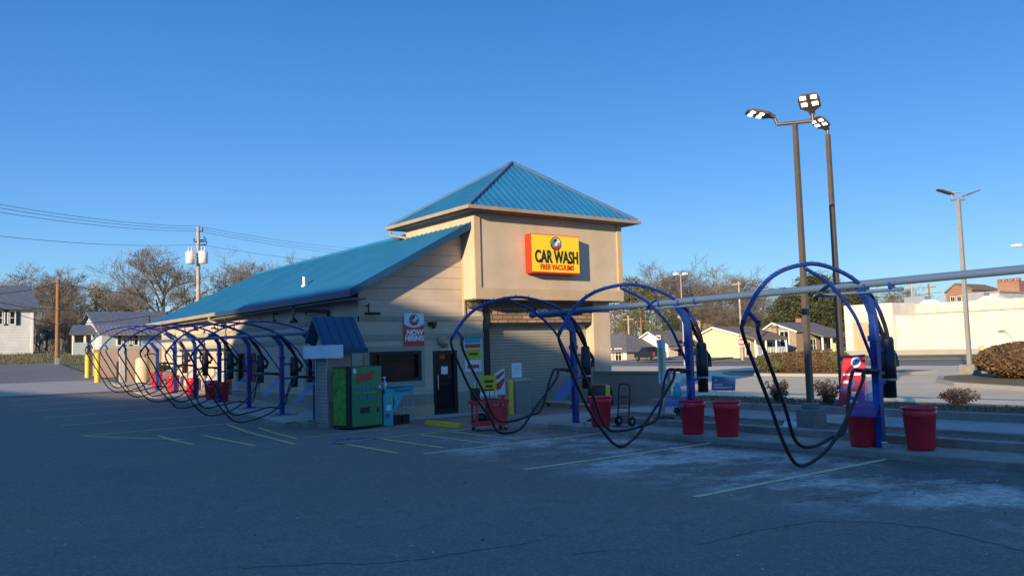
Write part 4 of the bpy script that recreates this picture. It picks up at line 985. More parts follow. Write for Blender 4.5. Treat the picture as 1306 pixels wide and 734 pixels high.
for k, zz in enumerate((.66, .74, .88)): pr.prism([(19.96, 16.38, zz), (20.09, 15.86+.1*k, zz), (20.09, 15.86+.1*k, zz+.03), (19.96, 16.38, zz+.03)], (-.006, 0, 0))
pr.build('print', 'white_label', Bs)
def cup(x, y, z, lb, h=.10, r=.04):
    t = thing('paper_cup', lb, 'cup', (x, y, z), 'paper cups left on the island')
    MB().lathe([(0, .002), (r*.75, .002), (r, h), (r*1.08, h), (r*1.05, h-.008), (r*.93, h-.01), (0, .01)], (x, y, z), 14).build('body', 'white_label', t)
cup(13.66, 7.62, .12, 'white paper cup between the nearest post and the free standing red bin', .11, .05)
cup(13.62, 11.6, .12, 'white paper cup between the middle post and a red bin', .10, .045)
cup(13.55, 15.15, .12, 'white paper cup at the foot of the arch by the roll up door', .09, .04)
Jg = thing('cleaner_jug', 'translucent jug of turquoise liquid on the tray of the middle arch', 'jug', (13.42, 12.02, .95))
MB().lathe([(0, 0), (.08, 0), (.085, .02), (.085, .17), (.03, .25), (.03, .28), (0, .28)], (13.42, 12.02, .90), 14).build('body', 'turq', Jg)
MB().lathe([(.034, 0), (.034, .04), (0, .04)], (13.42, 12.02, 1.18), 10).build('cap', 'white_label', Jg)
Lt = thing('crumpled_sheet', 'pale crumpled plastic sheet lying on the mulch by the lamp base', 'litter', (14.9, 10.35, .235))
mb = MB(); rng = random.Random(3)
g = [[Vector((14.75+i*.07, 10.15+j*.07, .24+rng.uniform(0, .14)*(1 if 0 < i < 5 and 0 < j < 5 else .1))) for i in range(6)] for j in range(6)]
for j in range(5):
    for i in range(5): mb.quad(g[j][i], g[j][i+1], g[j+1][i+1], g[j+1][i])
mb.build('sheet', 'header_white', Lt)

# ================================================================ LAMP POSTS
M['led'] = mat('led', (.9, .9, .85), .4, emit=(1, .93, .75), estr=4.0)
def lamp_head(parent, o3, d, tilt, L=.62, Wd=.42, lm='led'):
    """shoebox head: o3 = knuckle, d = horizontal direction it reaches out, tilt up"""
    d = Vector(d).normalized(); s = d.cross(Vector((0, 0, 1))).normalized()
    ax = (d*math.cos(tilt)+Vector((0, 0, 1))*math.sin(tilt)).normalized(); n = s.cross(ax).normalized(); o3 = Vector(o3)
    P = lambda u, v, w: o3 + ax*u + s*v + n*w
    hb = MB()
    prof = [(0, .05, .05), (.10, .07, .06), (.20, Wd/2, .05), (L*.82, Wd/2, .045), (L, Wd*.36, .03)]
    vs = []
    for u, w, h in prof: vs += [P(u, -w, 0), P(u, w, 0), P(u, w*.9, h*1.3), P(u, -w*.9, h*1.3)]
    fs = [(0, 1, 2, 3), tuple(range(4*len(prof)-1, 4*len(prof)-5, -1))]
    for i in range(len(prof)-1):
        for k in range(4): fs.append((4*i+k, 4*i+4+k, 4*i+4+(k+1) % 4, 4*i+(k+1) % 4))
    hb._add(vs, fs); h = hb.build('lamp_head', 'bronze', parent)
    ld = MB()
    for u in (.31, .49):
        for v in (-.105, .105): ld._add([P(u-.045, v-.055, -.012), P(u+.045, v-.055, -.012), P(u+.045, v+.055, -.012), P(u-.045, v+.055, -.012)], [(0, 1, 2, 3), (3, 2, 1, 0)][:1])
    ld.build('lens', lm, h)
    return h
def conc_base(parent, x, y, z0, z1, w):
    MB().box(x-w, x+w, y-w, y+w, z0, z1).box(x-w*.62, x+w*.62, y-w*.62, y+w*.62, z1, z1+.12).build('base', 'conc_dark', parent, bevel=.02)
gl = 'parking lot lamp posts'
L1 = thing('lamp_post', 'bronze double headed lamp post on a square concrete base on the island', 'lamp post', (14.95, 9.85, .2), gl)
x, y = 14.95, 9.85
top = PX(1015, 158, x).z
conc_base(L1, x, y, .1, .62, .215)
MB()._add([(x-.055, y-.055, .7), (x+.055, y-.055, .7), (x+.055, y+.055, .7), (x-.055, y+.055, .7), (x-.042, y-.042, top), (x+.042, y-.042, top), (x+.042, y+.042, top), (x-.042, y+.042, top)], [(4, 5, 6, 7), (0, 1, 5, 4), (1, 2, 6, 5), (2, 3, 7, 6), (3, 0, 4, 7)]).build('pole', 'bronze', L1)
ad = Vector((.60, -.80, 0)); ac = Vector((x, y, top+.03))
MB().tube([ac-ad*.35, ac+ad*.35], .04, 4).tube([ac-ad*.35, ac-ad*.35+Vector((-.03, .03, .13))], .035, 6).tube([ac+ad*.35, ac+ad*.35+Vector((0, 0, .15))], .035, 6).build('cross_arm', 'bronze', L1)
lamp_head(L1, ac-ad*.35+Vector((-.03, .03, .13)), (-.80, .6, 0), R(14), .60, .40)
lamp_head(L1, ac+ad*.35+Vector((0, 0, .13)), (-.92, -.40, 0), R(32), .56, .42)
L2 = thing('lamp_post', 'bronze single headed lamp post standing in the planting strip behind the double one', 'lamp post', (19.45, 11.85, .35), gl)
x, y = 19.5, 11.9; top = PX(1054, 172, x).z
MB()._add([(x-.065, y-.065, .3), (x+.065, y-.065, .3), (x+.065, y+.065, .3), (x-.065, y+.065, .3), (x-.048, y-.048, top), (x+.048, y-.048, top), (x+.048, y+.048, top), (x-.048, y+.048, top)], [(4, 5, 6, 7), (0, 1, 5, 4), (1, 2, 6, 5), (2, 3, 7, 6), (3, 0, 4, 7)]).build('pole', 'bronze', L2)
MB().cyl((x, y, top), (x, y, top+.14), .04, 8).build('neck', 'bronze', L2)
MB().box(x-.16, x+.16, y-.16, y+.16, .3, .42).build('base', 'conc_dark', L2)
lamp_head(L2, (x, y, top+.1), (-1, .0, 0), R(24), .62, .40)
p = PG(1238, 481); x, y, z0 = p.x, p.y, p.z
L3 = thing('lamp_post', 'grey twin armed lamp post on a concrete base beside the big rounded bush', 'lamp post', (x, y, z0), gl)
top = PX(1223, 254, x).z
MB().box(x-.36, x+.36, y-.36, y+.36, z0-.1, z0+.62).build('base', 'conc_dark', L3, bevel=.03)
MB()._add([(x-.09, y-.09, z0+.62), (x+.09, y-.09, z0+.62), (x+.09, y+.09, z0+.62), (x-.09, y+.09, z0+.62), (x-.08, y-.08, top), (x+.08, y-.08, top), (x+.08, y+.08, top), (x-.08, y+.08, top)], [(4, 5, 6, 7), (0, 1, 5, 4), (1, 2, 6, 5), (2, 3, 7, 6), (3, 0, 4, 7)]).build('pole', 'grey_pole', L3)
dR = Vector((RIGHT.x, RIGHT.y, 0)).normalized()
MB().tube([Vector((x, y, top))-dR*.35, Vector((x, y, top))+dR*.35], .06, 6).tube([Vector((x, y, top))-dR*.3, Vector((x, y, top+.35))-dR*.3, Vector((x, y, top+.35))+dR*.15], .04, 6).build('cross_arm', 'grey_pole', L3)
lamp_head(L3, Vector((x, y, top+.2))-dR*.2, -dR, R(20), .85, .4, 'grey_pole'); lamp_head(L3, Vector((x, y, top+.1))+dR*.25, dR, R(20), .85, .4, 'grey_pole')

# ================================================================ TREES AND PLANTS
def rvec(rng):
    while True:
        v = Vector((rng.uniform(-1, 1), rng.uniform(-1, 1), rng.uniform(-1, 1)))
        if .01 < v.length < 1: return v
def bare_tree_meshes(seed, H=10.0, spread=.55, trunk_r=.2, crown_from=.28, mats=('bark', 'twig'), depth=5, droop=0.0, counts=(10, 6, 5, 5)):
    """winter tree about the origin: trunk and limbs in one mesh, branches and twigs in another"""
    rng = random.Random(seed); tr, cr = MB(), MB()
    def limb(p, d, L, r, lev):
        n = 5 if lev == 0 else (4 if lev < 3 else 3); pts = [p.copy()]; rad = [r]; q = p.copy(); dd = d.copy()
        for i in range(n):
            dd = (dd + rvec(rng)*(.10 if lev == 0 else .24) + Vector((0, 0, .10 if lev else .05)) - Vector((0, 0, droop*lev*.05))).normalized()
            q = q + dd*(L/n); pts.append(q.copy()); rad.append(max(r*(1-.62*(i+1)/n), .0135))
        (tr if lev < 2 else cr).tube(pts, rad, 6 if lev == 0 else (4 if lev < 3 else 3), cap=False)
        if lev >= depth-1: return
        k = counts[min(lev, len(counts)-1)]
        for i in range(k):
            t = (crown_from + (1-crown_from)*(i+rng.random())/k) if lev == 0 else rng.uniform(.25, 1)
            t = min(t, .999); idx = t*n; a = int(idx); base = pts[a].lerp(pts[a+1], idx-a)
            axd = (pts[a+1]-pts[a]).normalized(); side = rvec(rng); side = (side-axd*side.dot(axd)).normalized()
            ang = rng.uniform(.45, 1.0)*(1.0 if lev else 1.1)
            nd = (axd*math.cos(ang)+side*math.sin(ang)); 
            if nd.z < -.1: nd.z *= -.4
            ll = L*(spread*rng.uniform(.75, 1.15) if lev == 0 else rng.uniform(.45, .72))*(1.15-.5*t if lev == 0 else 1)
            limb(base, nd.normalized(), ll, rad[a]*(.62 if lev == 0 else .6), lev+1)
    limb(Vector((0, 0, -.3)), Vector((0, 0, 1)), H*.82, trunk_r, 0)
    return tr.mesh('trunk', mats[0]), cr.mesh('crown', mats[1])
def leaf_quads(mb, c, rad, n, size, rng, shell=.55, mi=0):
    for _ in range(n):
        v = rvec(rng); v = v.normalized()*(shell+(1-shell)*rng.random()**.6); p = Vector(c)+Vector((v.x*rad[0], v.y*rad[1], v.z*rad[2]))
        a = rvec(rng).normalized(); b = a.cross(rvec(rng)).normalized(); s = size*rng.uniform(.6, 1.4)
        mb._add([p-a*s, p+b*s*.6, p+a*s, p-b*s*.6], [(0, 1, 2, 3)], mi)
def leafy_meshes(seed, H, W_, mats, nclump=34, per=110, size=.13, trunk_r=.18, low=.22, taper=1.0, core=True):
    rng = random.Random(seed); tr, cr = MB(), MB()
    tr.tube([(0, 0, -.3), (.1, 0, H*.3), (0, .1, H*.8)], [trunk_r, trunk_r*.7, .03], 7)
    for i in range(nclump):
        t = (i+.5)/nclump; z = H*(low+(1-low)*t); prof = math.sin(PI*min(1, .15+.85*(t if taper <= 1 else t**(1/taper))))**.6 if taper <= 1 else (1-t)**.7+.08
        a = rng.uniform(0, 2*PI); rr = W_*.5*prof*rng.uniform(.35, .85); c = (rr*math.cos(a), rr*math.sin(a), z)
        tr.tube([(0, 0, z*.75), (c[0]*.6, c[1]*.6, z*.9), c], [trunk_r*.3, trunk_r*.18, .015], 4, cap=False)
        r0 = W_*rng.uniform(.13, .24); leaf_quads(cr, c, (r0, r0, r0*.8), per, size, rng, .3)
    return tr.mesh('trunk', mats[0]), cr.mesh('crown', mats[1])
BARE = [bare_tree_meshes(11, 10, .58, .22), bare_tree_meshes(12, 10, .5, .18), bare_tree_meshes(13, 10, .66, .24, .2), bare_tree_meshes(14, 10, .45, .15, .15, ('bark', 'twig_red')), bare_tree_meshes(15, 10, .55, .16, .1, ('bark', 'twig_red'))]
BIG = bare_tree_meshes(21, 10, .62, .26, .2, ('bark', 'twig'), 6, 0, (9, 5, 5, 4, 3))
BUSHY = [bare_tree_meshes(31, 6, .6, .10, .04, ('bark', 'twig_red'), 5, 0, (14, 6, 5, 4)), bare_tree_meshes(32, 6, .7, .10, .04, ('bark', 'twig'), 5, 0, (14, 6, 5, 4))]
AUT = [leafy_meshes(41, 10, 6.5, ('bark', 'autumn'), 46, 60, .11, core=False), leafy_meshes(42, 10, 7, ('bark', 'olive_leaf'), 50, 75, .12), leafy_meshes(43, 8, 6, ('bark', 'rust_leaf'), 40, 55, .11)]
EVG = [leafy_meshes(51, 11, 8.5, ('bark', 'evergreen'), 120, 170, .13, low=.04), leafy_meshes(52, 10, 6.5, ('bark', 'green_leaf'), 90, 140, .13, low=.05)]
def tree(name, meshes, h0, base, h, lb, cat='tree', wf=1.0, rz=0, grp=None):
    t = thing(name, lb, cat, base, grp, rz)
    h0 = max(v.co.z for me in meshes for v in me.vertices)*.97; s = h/h0; t.scale = (s*wf, s*wf, s)
    for me in meshes:
        o = bpy.data.objects.new(me.name, me); COL.objects.link(o); o.parent = t
    return t
def at_base(px, X=None, Y=None):
    """ground point straight below pixel column px on the plane X or Y"""
    p = PX(px, 450, X) if X else PY(px, 450, Y)
    return Vector((p.x, p.y, gh(p.x, p.y)))
def zat(px, py, X=None, Y=None): return (PX(px, py, X) if X else PY(px, py, Y)).z
tl = 'bare winter trees behind the houses on the hill'
def ltree(px, top, Y, mesh, h0, lb, wf=1.0, rz=0, name='bare_tree', grp=tl):
    wf = wf*1.3 if mesh is not BIG else wf; b = at_base(px, Y=Y); tree(name, mesh, h0, b, zat(px, top, Y=Y)-b.z, lb, 'tree', wf, rz, grp)
def rtree(px, top, X, mesh, h0, lb, wf=1.0, rz=0, name='bare_tree', grp='trees behind the houses across the street'):
    b = at_base(px, X=X); tree(name, mesh, h0, b, zat(px, top, X=X)-b.z, lb, 'tree', wf, rz, grp)
# left side
ltree(210, 314, 92, BIG, 8.6, 'large spreading bare oak behind the transformer pole', 1.5, .6)
ltree(282, 322, 98, BARE[2], 9.6, 'bare tree leaning over the roof ridge just right of the transformer pole', .95, 2.2)
ltree(165, 345, 118, BARE[0], 9.6, 'smaller bare tree between the yellowish tree and the big oak', 1.0, 1.0)
ltree(-6, 338, 105, BARE[2], 9.6, 'bare tree behind the white house roof at the picture edge', 1.1, .3)
ltree(28, 335, 112, BARE[0], 9.6, 'tall bare tree above the middle of the white house roof', 1.15, 1.7)
ltree(58, 343, 108, BARE[1], 9.6, 'bare tree between the white house and the wooden pole', 1.2, 4.0)
ltree(92, 372, 120, BARE[2], 9.6, 'bare tree just right of the wooden pole', 1.1, 5.1)
ltree(122, 358, 125, AUT[0], 10.3, 'tree with thin yellowish leaves above the small blue house', .9, .5, 'autumn_tree')
ltree(340, 331, 110, BARE[1], 9.6, 'bare tree top just showing over the roof ridge end', 1.2, .8)
ltree(375, 321, 105, BARE[0], 9.6, 'bare tree top showing above the middle of the main roof', 1.1, 3.3)
ltree(402, 324, 108, BARE[2], 9.6, 'bare tree top showing over the main roof, the one closest to the tower', 1.0, 5.5)
for px, top, Y, k, lb in ((50, 398, 88, 0, 'dark brown thicket beside the white house wall'), (66, 388, 92, 1, 'dark bare thicket right behind the wooden pole'), (84, 392, 90, 0, 'dark brown thicket left of the porch'), (100, 402, 96, 1, 'pale bare thicket behind the porch roof'), (58, 412, 84, 1, 'low dark thicket in front of the taller ones by the white house')):
    b = at_base(px, Y=Y); tree('thicket', BUSHY[k], 5.6, b, zat(px, top, Y=Y)-b.z, lb, 'bush', 1.15, px*.1, 'thickets on the hill')
ltree(10, 350, 128, BARE[3], 9.6, 'brownish bare tree further back behind the white house roof', 1.3, 2.9)
ltree(44, 356, 124, BARE[4], 9.6, 'brownish bare tree further back beside the white house gable end', 1.3, .9)
ltree(78, 362, 132, BARE[3], 9.6, 'brownish bare tree directly behind the wooden pole', 1.2, 3.9)
ltree(140, 366, 135, BARE[1], 9.6, 'pale bare tree behind the ridge of the small blue house', 1.3, 2.1)
ltree(245, 345, 120, BARE[0], 9.6, 'bare tree filling the gap behind the transformer pole', 1.2, 4.4)
ltree(185, 352, 130, BARE[2], 9.6, 'bare tree further back left of the big oak trunk', 1.2, 5.7)
def woods(name, pts, h, n, m, seed, lb):
    rng = random.Random(seed); mb = MB()
    for _ in range(n):
        t = rng.random()*(len(pts)-1); k = int(t); a, b2 = pts[k], pts[k+1]; f = t-k
        x = a[0]+(b2[0]-a[0])*f+rng.uniform(-5, 5); y = a[1]+(b2[1]-a[1])*f+rng.uniform(-5, 5); z = gh(x, y)-.3
        hh = h*rng.uniform(.35, 1)*(.75+.25*math.sin(x*.21+y*.13)); d = Vector((rng.uniform(-1, 1), rng.uniform(-1, 1), 0)).normalized()*rng.uniform(.03, .07)
        tip = Vector((x+rng.uniform(-1.2, 1.2), y+rng.uniform(-1.2, 1.2), z+hh)); p = Vector((x, y, z))
        mb._add([p-d, p+d, tip], [(0, 1, 2)])
        for _k in range(5):
            u = rng.uniform(.25, .95); q = p.lerp(tip, u); e = q+Vector((rng.uniform(-1, 1), rng.uniform(-1, 1), rng.uniform(.1, 1)))*hh*.16
            mb._add([q-d*.5, q+d*.5, e], [(0, 1, 2)])
    tag(mb.build(name, m), lb, 'woods', None, 'stuff')
woods('far_woods', [(-30, 140), (20, 150), (45, 160), (75, 170)], 8, 5200, 'twig', 5, 'far bare woods along the top of the hill behind the houses')
woods('far_woods', [(125, 130), (140, 112), (150, 95), (160, 78), (165, 60)], 9, 5200, 'twig_red', 6, 'far brown woods on the slope behind the houses across the street')
# right side, behind the houses
for i, (px, top, X, me, h0, wf, nm, lb) in enumerate((
    (805, 352, 132, AUT[1], 10.3, 1.0, 'olive_tree', 'olive leaved tree close beside the tower corner'),
    (822, 333, 140, BARE[0], 9.6, 1.15, 'bare_tree', 'tall bare tree rising above the olive leaved trees'),
    (846, 330, 150, BARE[2], 9.6, 1.1, 'bare_tree', 'tallest bare tree of the group by the tower'),
    (838, 372, 128, AUT[1], 10.3, 1.05, 'olive_tree', 'olive leaved tree under the light blue pipe at the white gabled house'),
    (862, 342, 138, BARE[1], 9.6, 1.3, 'bare_tree', 'bare tree behind the tall far twin lamp'),
    (884, 337, 145, BARE[2], 9.6, 1.1, 'bare_tree', 'bare tree above the beige upper house'),
    (905, 336, 150, BARE[0], 9.6, 1.15, 'bare_tree', 'bare tree above the yellow gable, right of the far twin lamp'),
    (922, 342, 142, BARE[2], 9.6, 1.1, 'bare_tree', 'bare tree between the far twin lamp and the tall white utility pole'),
    (948, 346, 138, BARE[0], 9.6, 1.15, 'bare_tree', 'bare tree right behind the tall white utility pole'),
    (966, 352, 150, BARE[1], 9.6, 1.3, 'bare_tree', 'bare tree just beyond the tall white utility pole'),
    (990, 378, 140, BARE[2], 9.6, 1.2, 'bare_tree', 'lower bare tree above the tan brick house'),
    (1008, 396, 150, AUT[0], 10.3, 1.2, 'autumn_tree', 'low yellowish tree beside the dark evergreen'),
    (786, 388, 118, AUT[2], 8.3, 1.0, 'rust_tree', 'rust coloured tree peeping out beside the tower pier'),
    (800, 402, 112, AUT[1], 10.3, .9, 'olive_tree', 'small olive tree between the pier and the white gabled house'),
    (1012, 372, 118, EVG[0], 11.6, 1.1, 'evergreen_tree', 'dense evergreen behind the double lamp post'),
    (1046, 345, 116, EVG[0], 11.6, 1.05, 'evergreen_tree', 'tall dense evergreen between the two lamp posts'),
    (1090, 362, 118, EVG[0], 11.6, .95, 'evergreen_tree', 'dense evergreen against the corner of the white building'),
    (1130, 352, 150, BARE[2], 9.6, 1.1, 'bare_tree', 'bare tree showing over the white building roof'),
    (1155, 366, 170, BARE[1], 9.6, 1.2, 'bare_tree', 'small bare tree over the white building roof, next to the rooftop unit'),
    (1262, 366, 190, BARE[1], 9.6, 1.3, 'bare_tree', 'bare tree top between the two red brick buildings'),
    (860, 400, 115, EVG[1], 10.6, .7, 'evergreen_tree', 'dark conifer beside the beige upper house'))):
    rtree(px, top, X, me, h0, lb, wf*(1.5 if nm == 'evergreen_tree' else 1.35), i*1.3, nm)
for i, (px, top, X, k, lb) in enumerate(((895, 384, 118, 0, 'brown thicket on the slope above the dark porch roof'), (914, 378, 124, 0, 'brown thicket on the slope above the yellow gable'), (934, 380, 120, 0, 'brown thicket right of the yellow gable peak'), (954, 384, 118, 0, 'brown thicket beside the tall white utility pole'), (976, 394, 122, 1, 'greyish thicket above the tan brick gable'), (880, 372, 130, 0, 'tall brown thicket behind the beige upper house'), (1000, 398, 126, 1, 'greyish thicket left of the evergreen'), (925, 396, 112, 0, 'low brown thicket just over the yellow house roof'), (945, 392, 128, 0, 'brown thicket furthest back on the slope'))):
    b = at_base(px, X=X); tree('thicket', BUSHY[k], 5.6, b, zat(px, top, X=X)-b.z, lb, 'bush', 1.5, i*1.1, 'brown thickets on the slope')

def hedge_ball(c, rx, ry, rz, m, seed, n, lb, grp, size=.05, name='clipped_shrub', cat='shrub'):
    t = thing(name, lb, cat, (c[0], c[1], c[2]), grp); rng = random.Random(seed); mb = MB()
    core = MB(); core.ball((c[0], c[1], c[2]+rz*.95), rx*.88, ry*.88, rz*.9, 16)
    core.v = [tuple(Vector(v)+Vector((mnoise.noise(Vector(v)*2.2), mnoise.noise(Vector(v)*2.2+Vector((9, 0, 0))), mnoise.noise(Vector(v)*2.2+Vector((0, 9, 0)))))*rx*.09) for v in core.v]
    core.build('inner_mass', m, t)
    leaf_quads(mb, (c[0], c[1], c[2]+rz*.95), (rx, ry, rz*.97), n, size, rng, .86)
    mb.build('leaves', m, t); return t
gh_ = 'clipped round shrubs of the hedge row'
for i, (px, X, r, m, lb) in enumerate(((987, 42.3, 1.0, 'hedge_green', 'shaded clipped shrub at the far end of the hedge row, behind the nearest arch'), (1003, 42.6, .78, 'hedge_leaf', 'clipped shrub second from the shaded end of the hedge row'), (1022, 42.8, .8, 'hedge_leaf', 'clipped shrub of the hedge row just left of the double lamp post'),
                                       (1040, 43.0, .72, 'hedge_leaf', 'clipped shrub of the hedge row just right of the double lamp post'), (1055, 43.2, .7, 'hedge_leaf', 'clipped shrub of the hedge row between the two lamp posts'), (1069, 43.3, .74, 'hedge_green', 'clipped shrub at the end of the hedge row by the single lamp post'))):
    b = at_base(px, X=X); hedge_ball((b.x, b.y, .15), r, r*1.05, .62, m, 60+i, 2600, lb, gh_, .06)
b = at_base(1318, X=38.5); hedge_ball((b.x, b.y, .15), 2.5, 2.2, .80, 'hedge_leaf', 77, 9000, 'big clipped brownish bush on the island next to the grey lamp post', None, .07)
def shrub(x, y, z, h, w, seed, lb, m='shrub_leaf', n=420):
    t = thing('shrub', lb, 'shrub', (x, y, z), 'small dark shrubs in front of the lane'); rng = random.Random(seed); st, lf = MB(), MB()
    for _ in range(26):
        a = rng.uniform(0, 2*PI); r = w*.5*rng.random()**.6; tip = Vector((x+r*math.cos(a), y+r*math.sin(a), z+h*rng.uniform(.55, 1)))
        st.tube([(x+.1*math.cos(a), y+.1*math.sin(a), z-.05), ((x+tip.x)/2, (y+tip.y)/2, z+h*.45), tip], [.012, .008, .004], 4, cap=False)
        leaf_quads(lf, tip-Vector((0, 0, h*.12)), (w*.14, w*.14, h*.2), n//26, .038, rng, .2)
    leaf_quads(lf, (x, y, z+h*.38), (w*.36, w*.36, h*.32), n//2, .04, rng, .2)
    st.build('stems', 'bark', t); lf.build('leaves', m, t)
for px, py, tp, w, s, lb in ((992, 513, 486, .62, 1, 'dark leafy shrub seen through the hoses of the nearest arch'), (1056, 515, 484, .70, 2, 'dark leafy shrub next to the red promotion sign'), (1225, 517, 496, .92, 3, 'low dark shrub standing alone in the planting strip')):
    p = PZ(px, py, .35); shrub(p.x+.2, p.y+.1, .35, PX(px, tp, p.x).z-.35, w, s, lb)
p = PZ(862, 538, .235); shrub(15.1, 13.3, .235, .36, .62, 9, 'low dark green plant at the foot of the white sign post', 'green_leaf', 500)
p = PG(33, 452)
def pile(px, py, w, h, seed, lb, m, name, cat):
    p = PG(px, py); t = thing(name, lb, cat, (p.x, p.y, p.z)); rng = random.Random(seed); mb = MB()
    mb.ball((p.x, p.y, p.z), w, w*.5, h, 14); leaf_quads(mb, (p.x, p.y, p.z), (w*1.15, w*.6, h*1.1), 700, .07, rng, .7); mb.build('heap', m, t)
pile(42, 466, 1.6, .3, 5, 'flat tan leaf pile at the edge of the drive', 'autumn', 'leaf_pile', 'leaf pile')
pile(41, 450, .75, .42, 6, 'pale brown brush heap beside the white house corner', 'rust_leaf', 'brush_heap', 'brush heap')
# dry grass tufts along the planting strip and kerbs
tf = MB(); rng = random.Random(12)
for _ in range(2600):
    x = rng.uniform(18.66, 20.46); y = rng.uniform(1, 17.3); h = rng.uniform(.03, .10); a = rng.uniform(0, 6.28); d = Vector((math.cos(a), math.sin(a), 0))*.012; ln = Vector((rng.uniform(-.03, .03), rng.uniform(-.03, .03), h))
    tf._add([Vector((x, y, .345))-d, Vector((x, y, .345))+d, Vector((x, y, .345))+ln], [(0, 1, 2)], 0)
tag(tf.build('strip_grass', 'dry_grass'), 'short dry grass growing in the planting strip by the lane', 'grass', None, 'stuff')
tf = MB(); rng = random.Random(13)
for _ in range(9000):
    x = rng.uniform(-8, 22); y = rng.uniform(63, 76); z = gh(x, y)-.1; h = rng.uniform(.05, .16); a = rng.uniform(0, 6.28); d = Vector((math.cos(a), math.sin(a), 0))*.03; ln = Vector((rng.uniform(-.06, .06), rng.uniform(-.06, .06), h))
    tf._add([Vector((x, y, z))-d, Vector((x, y, z))+d, Vector((x, y, z))+ln], [(0, 1, 2)], 0)
tag(tf.build('lawn_grass', 'lawn'), 'rough winter grass on the slope below the houses', 'grass', None, 'stuff')

# ================================================================ HOUSES
def window_part(parent, c, w, h, axis, fr='white_paint', depth=.06):
    """window at centre c in a wall whose outward side is -axis"""
    c = Vector(c)
    if axis == 'X': bx = lambda a0, a1, b0, b1, d0, d1: (c.x-d1, c.x-d0, c.y+a0, c.y+a1, c.z+b0, c.z+b1)
    else: bx = lambda a0, a1, b0, b1, d0, d1: (c.x+a0, c.x+a1, c.y-d1, c.y-d0, c.z+b0, c.z+b1)
    f = MB()
    for r in ((-w/2-.1, -w/2, -h/2-.1, h/2+.1), (w/2, w/2+.1, -h/2-.1, h/2+.1), (-w/2, w/2, -h/2-.1, -h/2), (-w/2, w/2, h/2, h/2+.1)): f.box(*bx(*r, .0, depth))
    f.box(*bx(-.025, .025, -h/2, h/2, .012, depth*.8)).box(*bx(-w/2, -.025, -.025, .025, .012, depth*.7)).box(*bx(.025, w/2, -.025, .025, .012, depth*.7))
    o = f.build('window', fr, parent)
    MB().box(*bx(-w/2, w/2, -h/2, h/2, .002, .01)).build('pane', 'glass', o); return o
def gable_house(name, lb, X, Yr, Yl, z0, ze, zr, depth, wm, rm, peak=.5, ov=.35):
    """house whose gable wall stands on plane X and whose ridge runs away along +X"""
    t = thing(name, lb, 'house', (X, (Yr+Yl)/2, z0), 'houses across the street'); yp = Yr+(Yl-Yr)*peak
    MB().prism([(X, Yr, z0-.6), (X, Yl, z0-.6), (X, Yl, ze), (X, yp, zr-.12), (X, Yr, ze)], (depth, 0, 0)).build('walls', wm, t)
    r = MB(); sl = (zr-ze)/(yp-Yr); sl2 = (zr-ze)/(Yl-yp)
    for (ya, za) in ((Yr-ov, ze-sl*ov), (Yl+ov, ze-sl2*ov)):
        r._add([(X-ov, ya, za), (X+depth+ov, ya, za), (X+depth+ov, yp, zr), (X-ov, yp, zr), (X-ov, ya, za+.16), (X+depth+ov, ya, za+.16), (X+depth+ov, yp, zr+.16), (X-ov, yp, zr+.16)],
               [(3, 2, 1, 0), (4, 5, 6, 7), (0, 1, 5, 4), (0, 4, 7, 3), (1, 2, 6, 5)])
    ro = r.build('roof', rm, t)
    e = MB()
    for (ya, za) in ((Yr-ov, ze-sl*ov), (Yl+ov, ze-sl2*ov)):
        e._add([(X-ov-.04, ya, za-.05), (X-ov-.04, yp, zr-.05), (X-ov-.04, yp, zr+.12), (X-ov-.04, ya, za+.12), (X-ov-.003, ya, za-.05), (X-ov-.003, yp, zr-.05), (X-ov-.003, yp, zr+.17), (X-ov-.003, ya, za+.17)], [(0, 1, 2, 3), (7, 6, 5, 4), (0, 4, 5, 1), (3, 2, 6, 7)])
    e.build('barge_board', 'white_paint', ro)
    return t
# grey roofed house by the pier
X = 78; Yl, Yr = PX(760, 450, X).y, PX(799, 450, X).y; z0 = gh(X, Yr)
H1 = thing('house', 'house with dark grey hip roof just beside the tower pier', 'house', (X, (Yl+Yr)/2, z0), 'houses across the street')
ze = zat(808, 447, X=X); zr = zat(790, 428, X=X+4)
MB().box(X, X+9, Yr, Yl+8, z0-.5, ze).build('walls', 'olive', H1)
c4 = [(X-.5, Yr-.5, ze), (X+9.5, Yr-.5, ze), (X+9.5, Yl+8.5, ze), (X-.5, Yl+8.5, ze)]
MB()._add(c4+[(X+4.5, Yr+4.5, zr+.3), (X+4.5, Yl+3.5, zr+.3)]+[(a, b_, ze-.18) for a, b_, _ in c4], [(0, 1, 4), (1, 2, 5, 4), (2, 3, 5), (3, 0, 4, 5), (6, 7, 1, 0), (7, 8, 2, 1), (8, 9, 3, 2), (9, 6, 0, 3), (9, 8, 7, 6)]).build('roof', 'shingle', H1)
w = window_part(H1, (X, PX(789, 455, X).y, (z0+ze)/2+.1), 1.1, 1.5, 'X'); window_part(H1, (X, PX(777, 455, X).y, (z0+ze)/2+.1), 1.0, 1.5, 'X')
MB().box(X-.06, X, PX(797, 450, X).y-.3, PX(797, 450, X).y+.3, z0, ze-.2).build('corner_post', 'white_paint', H1)
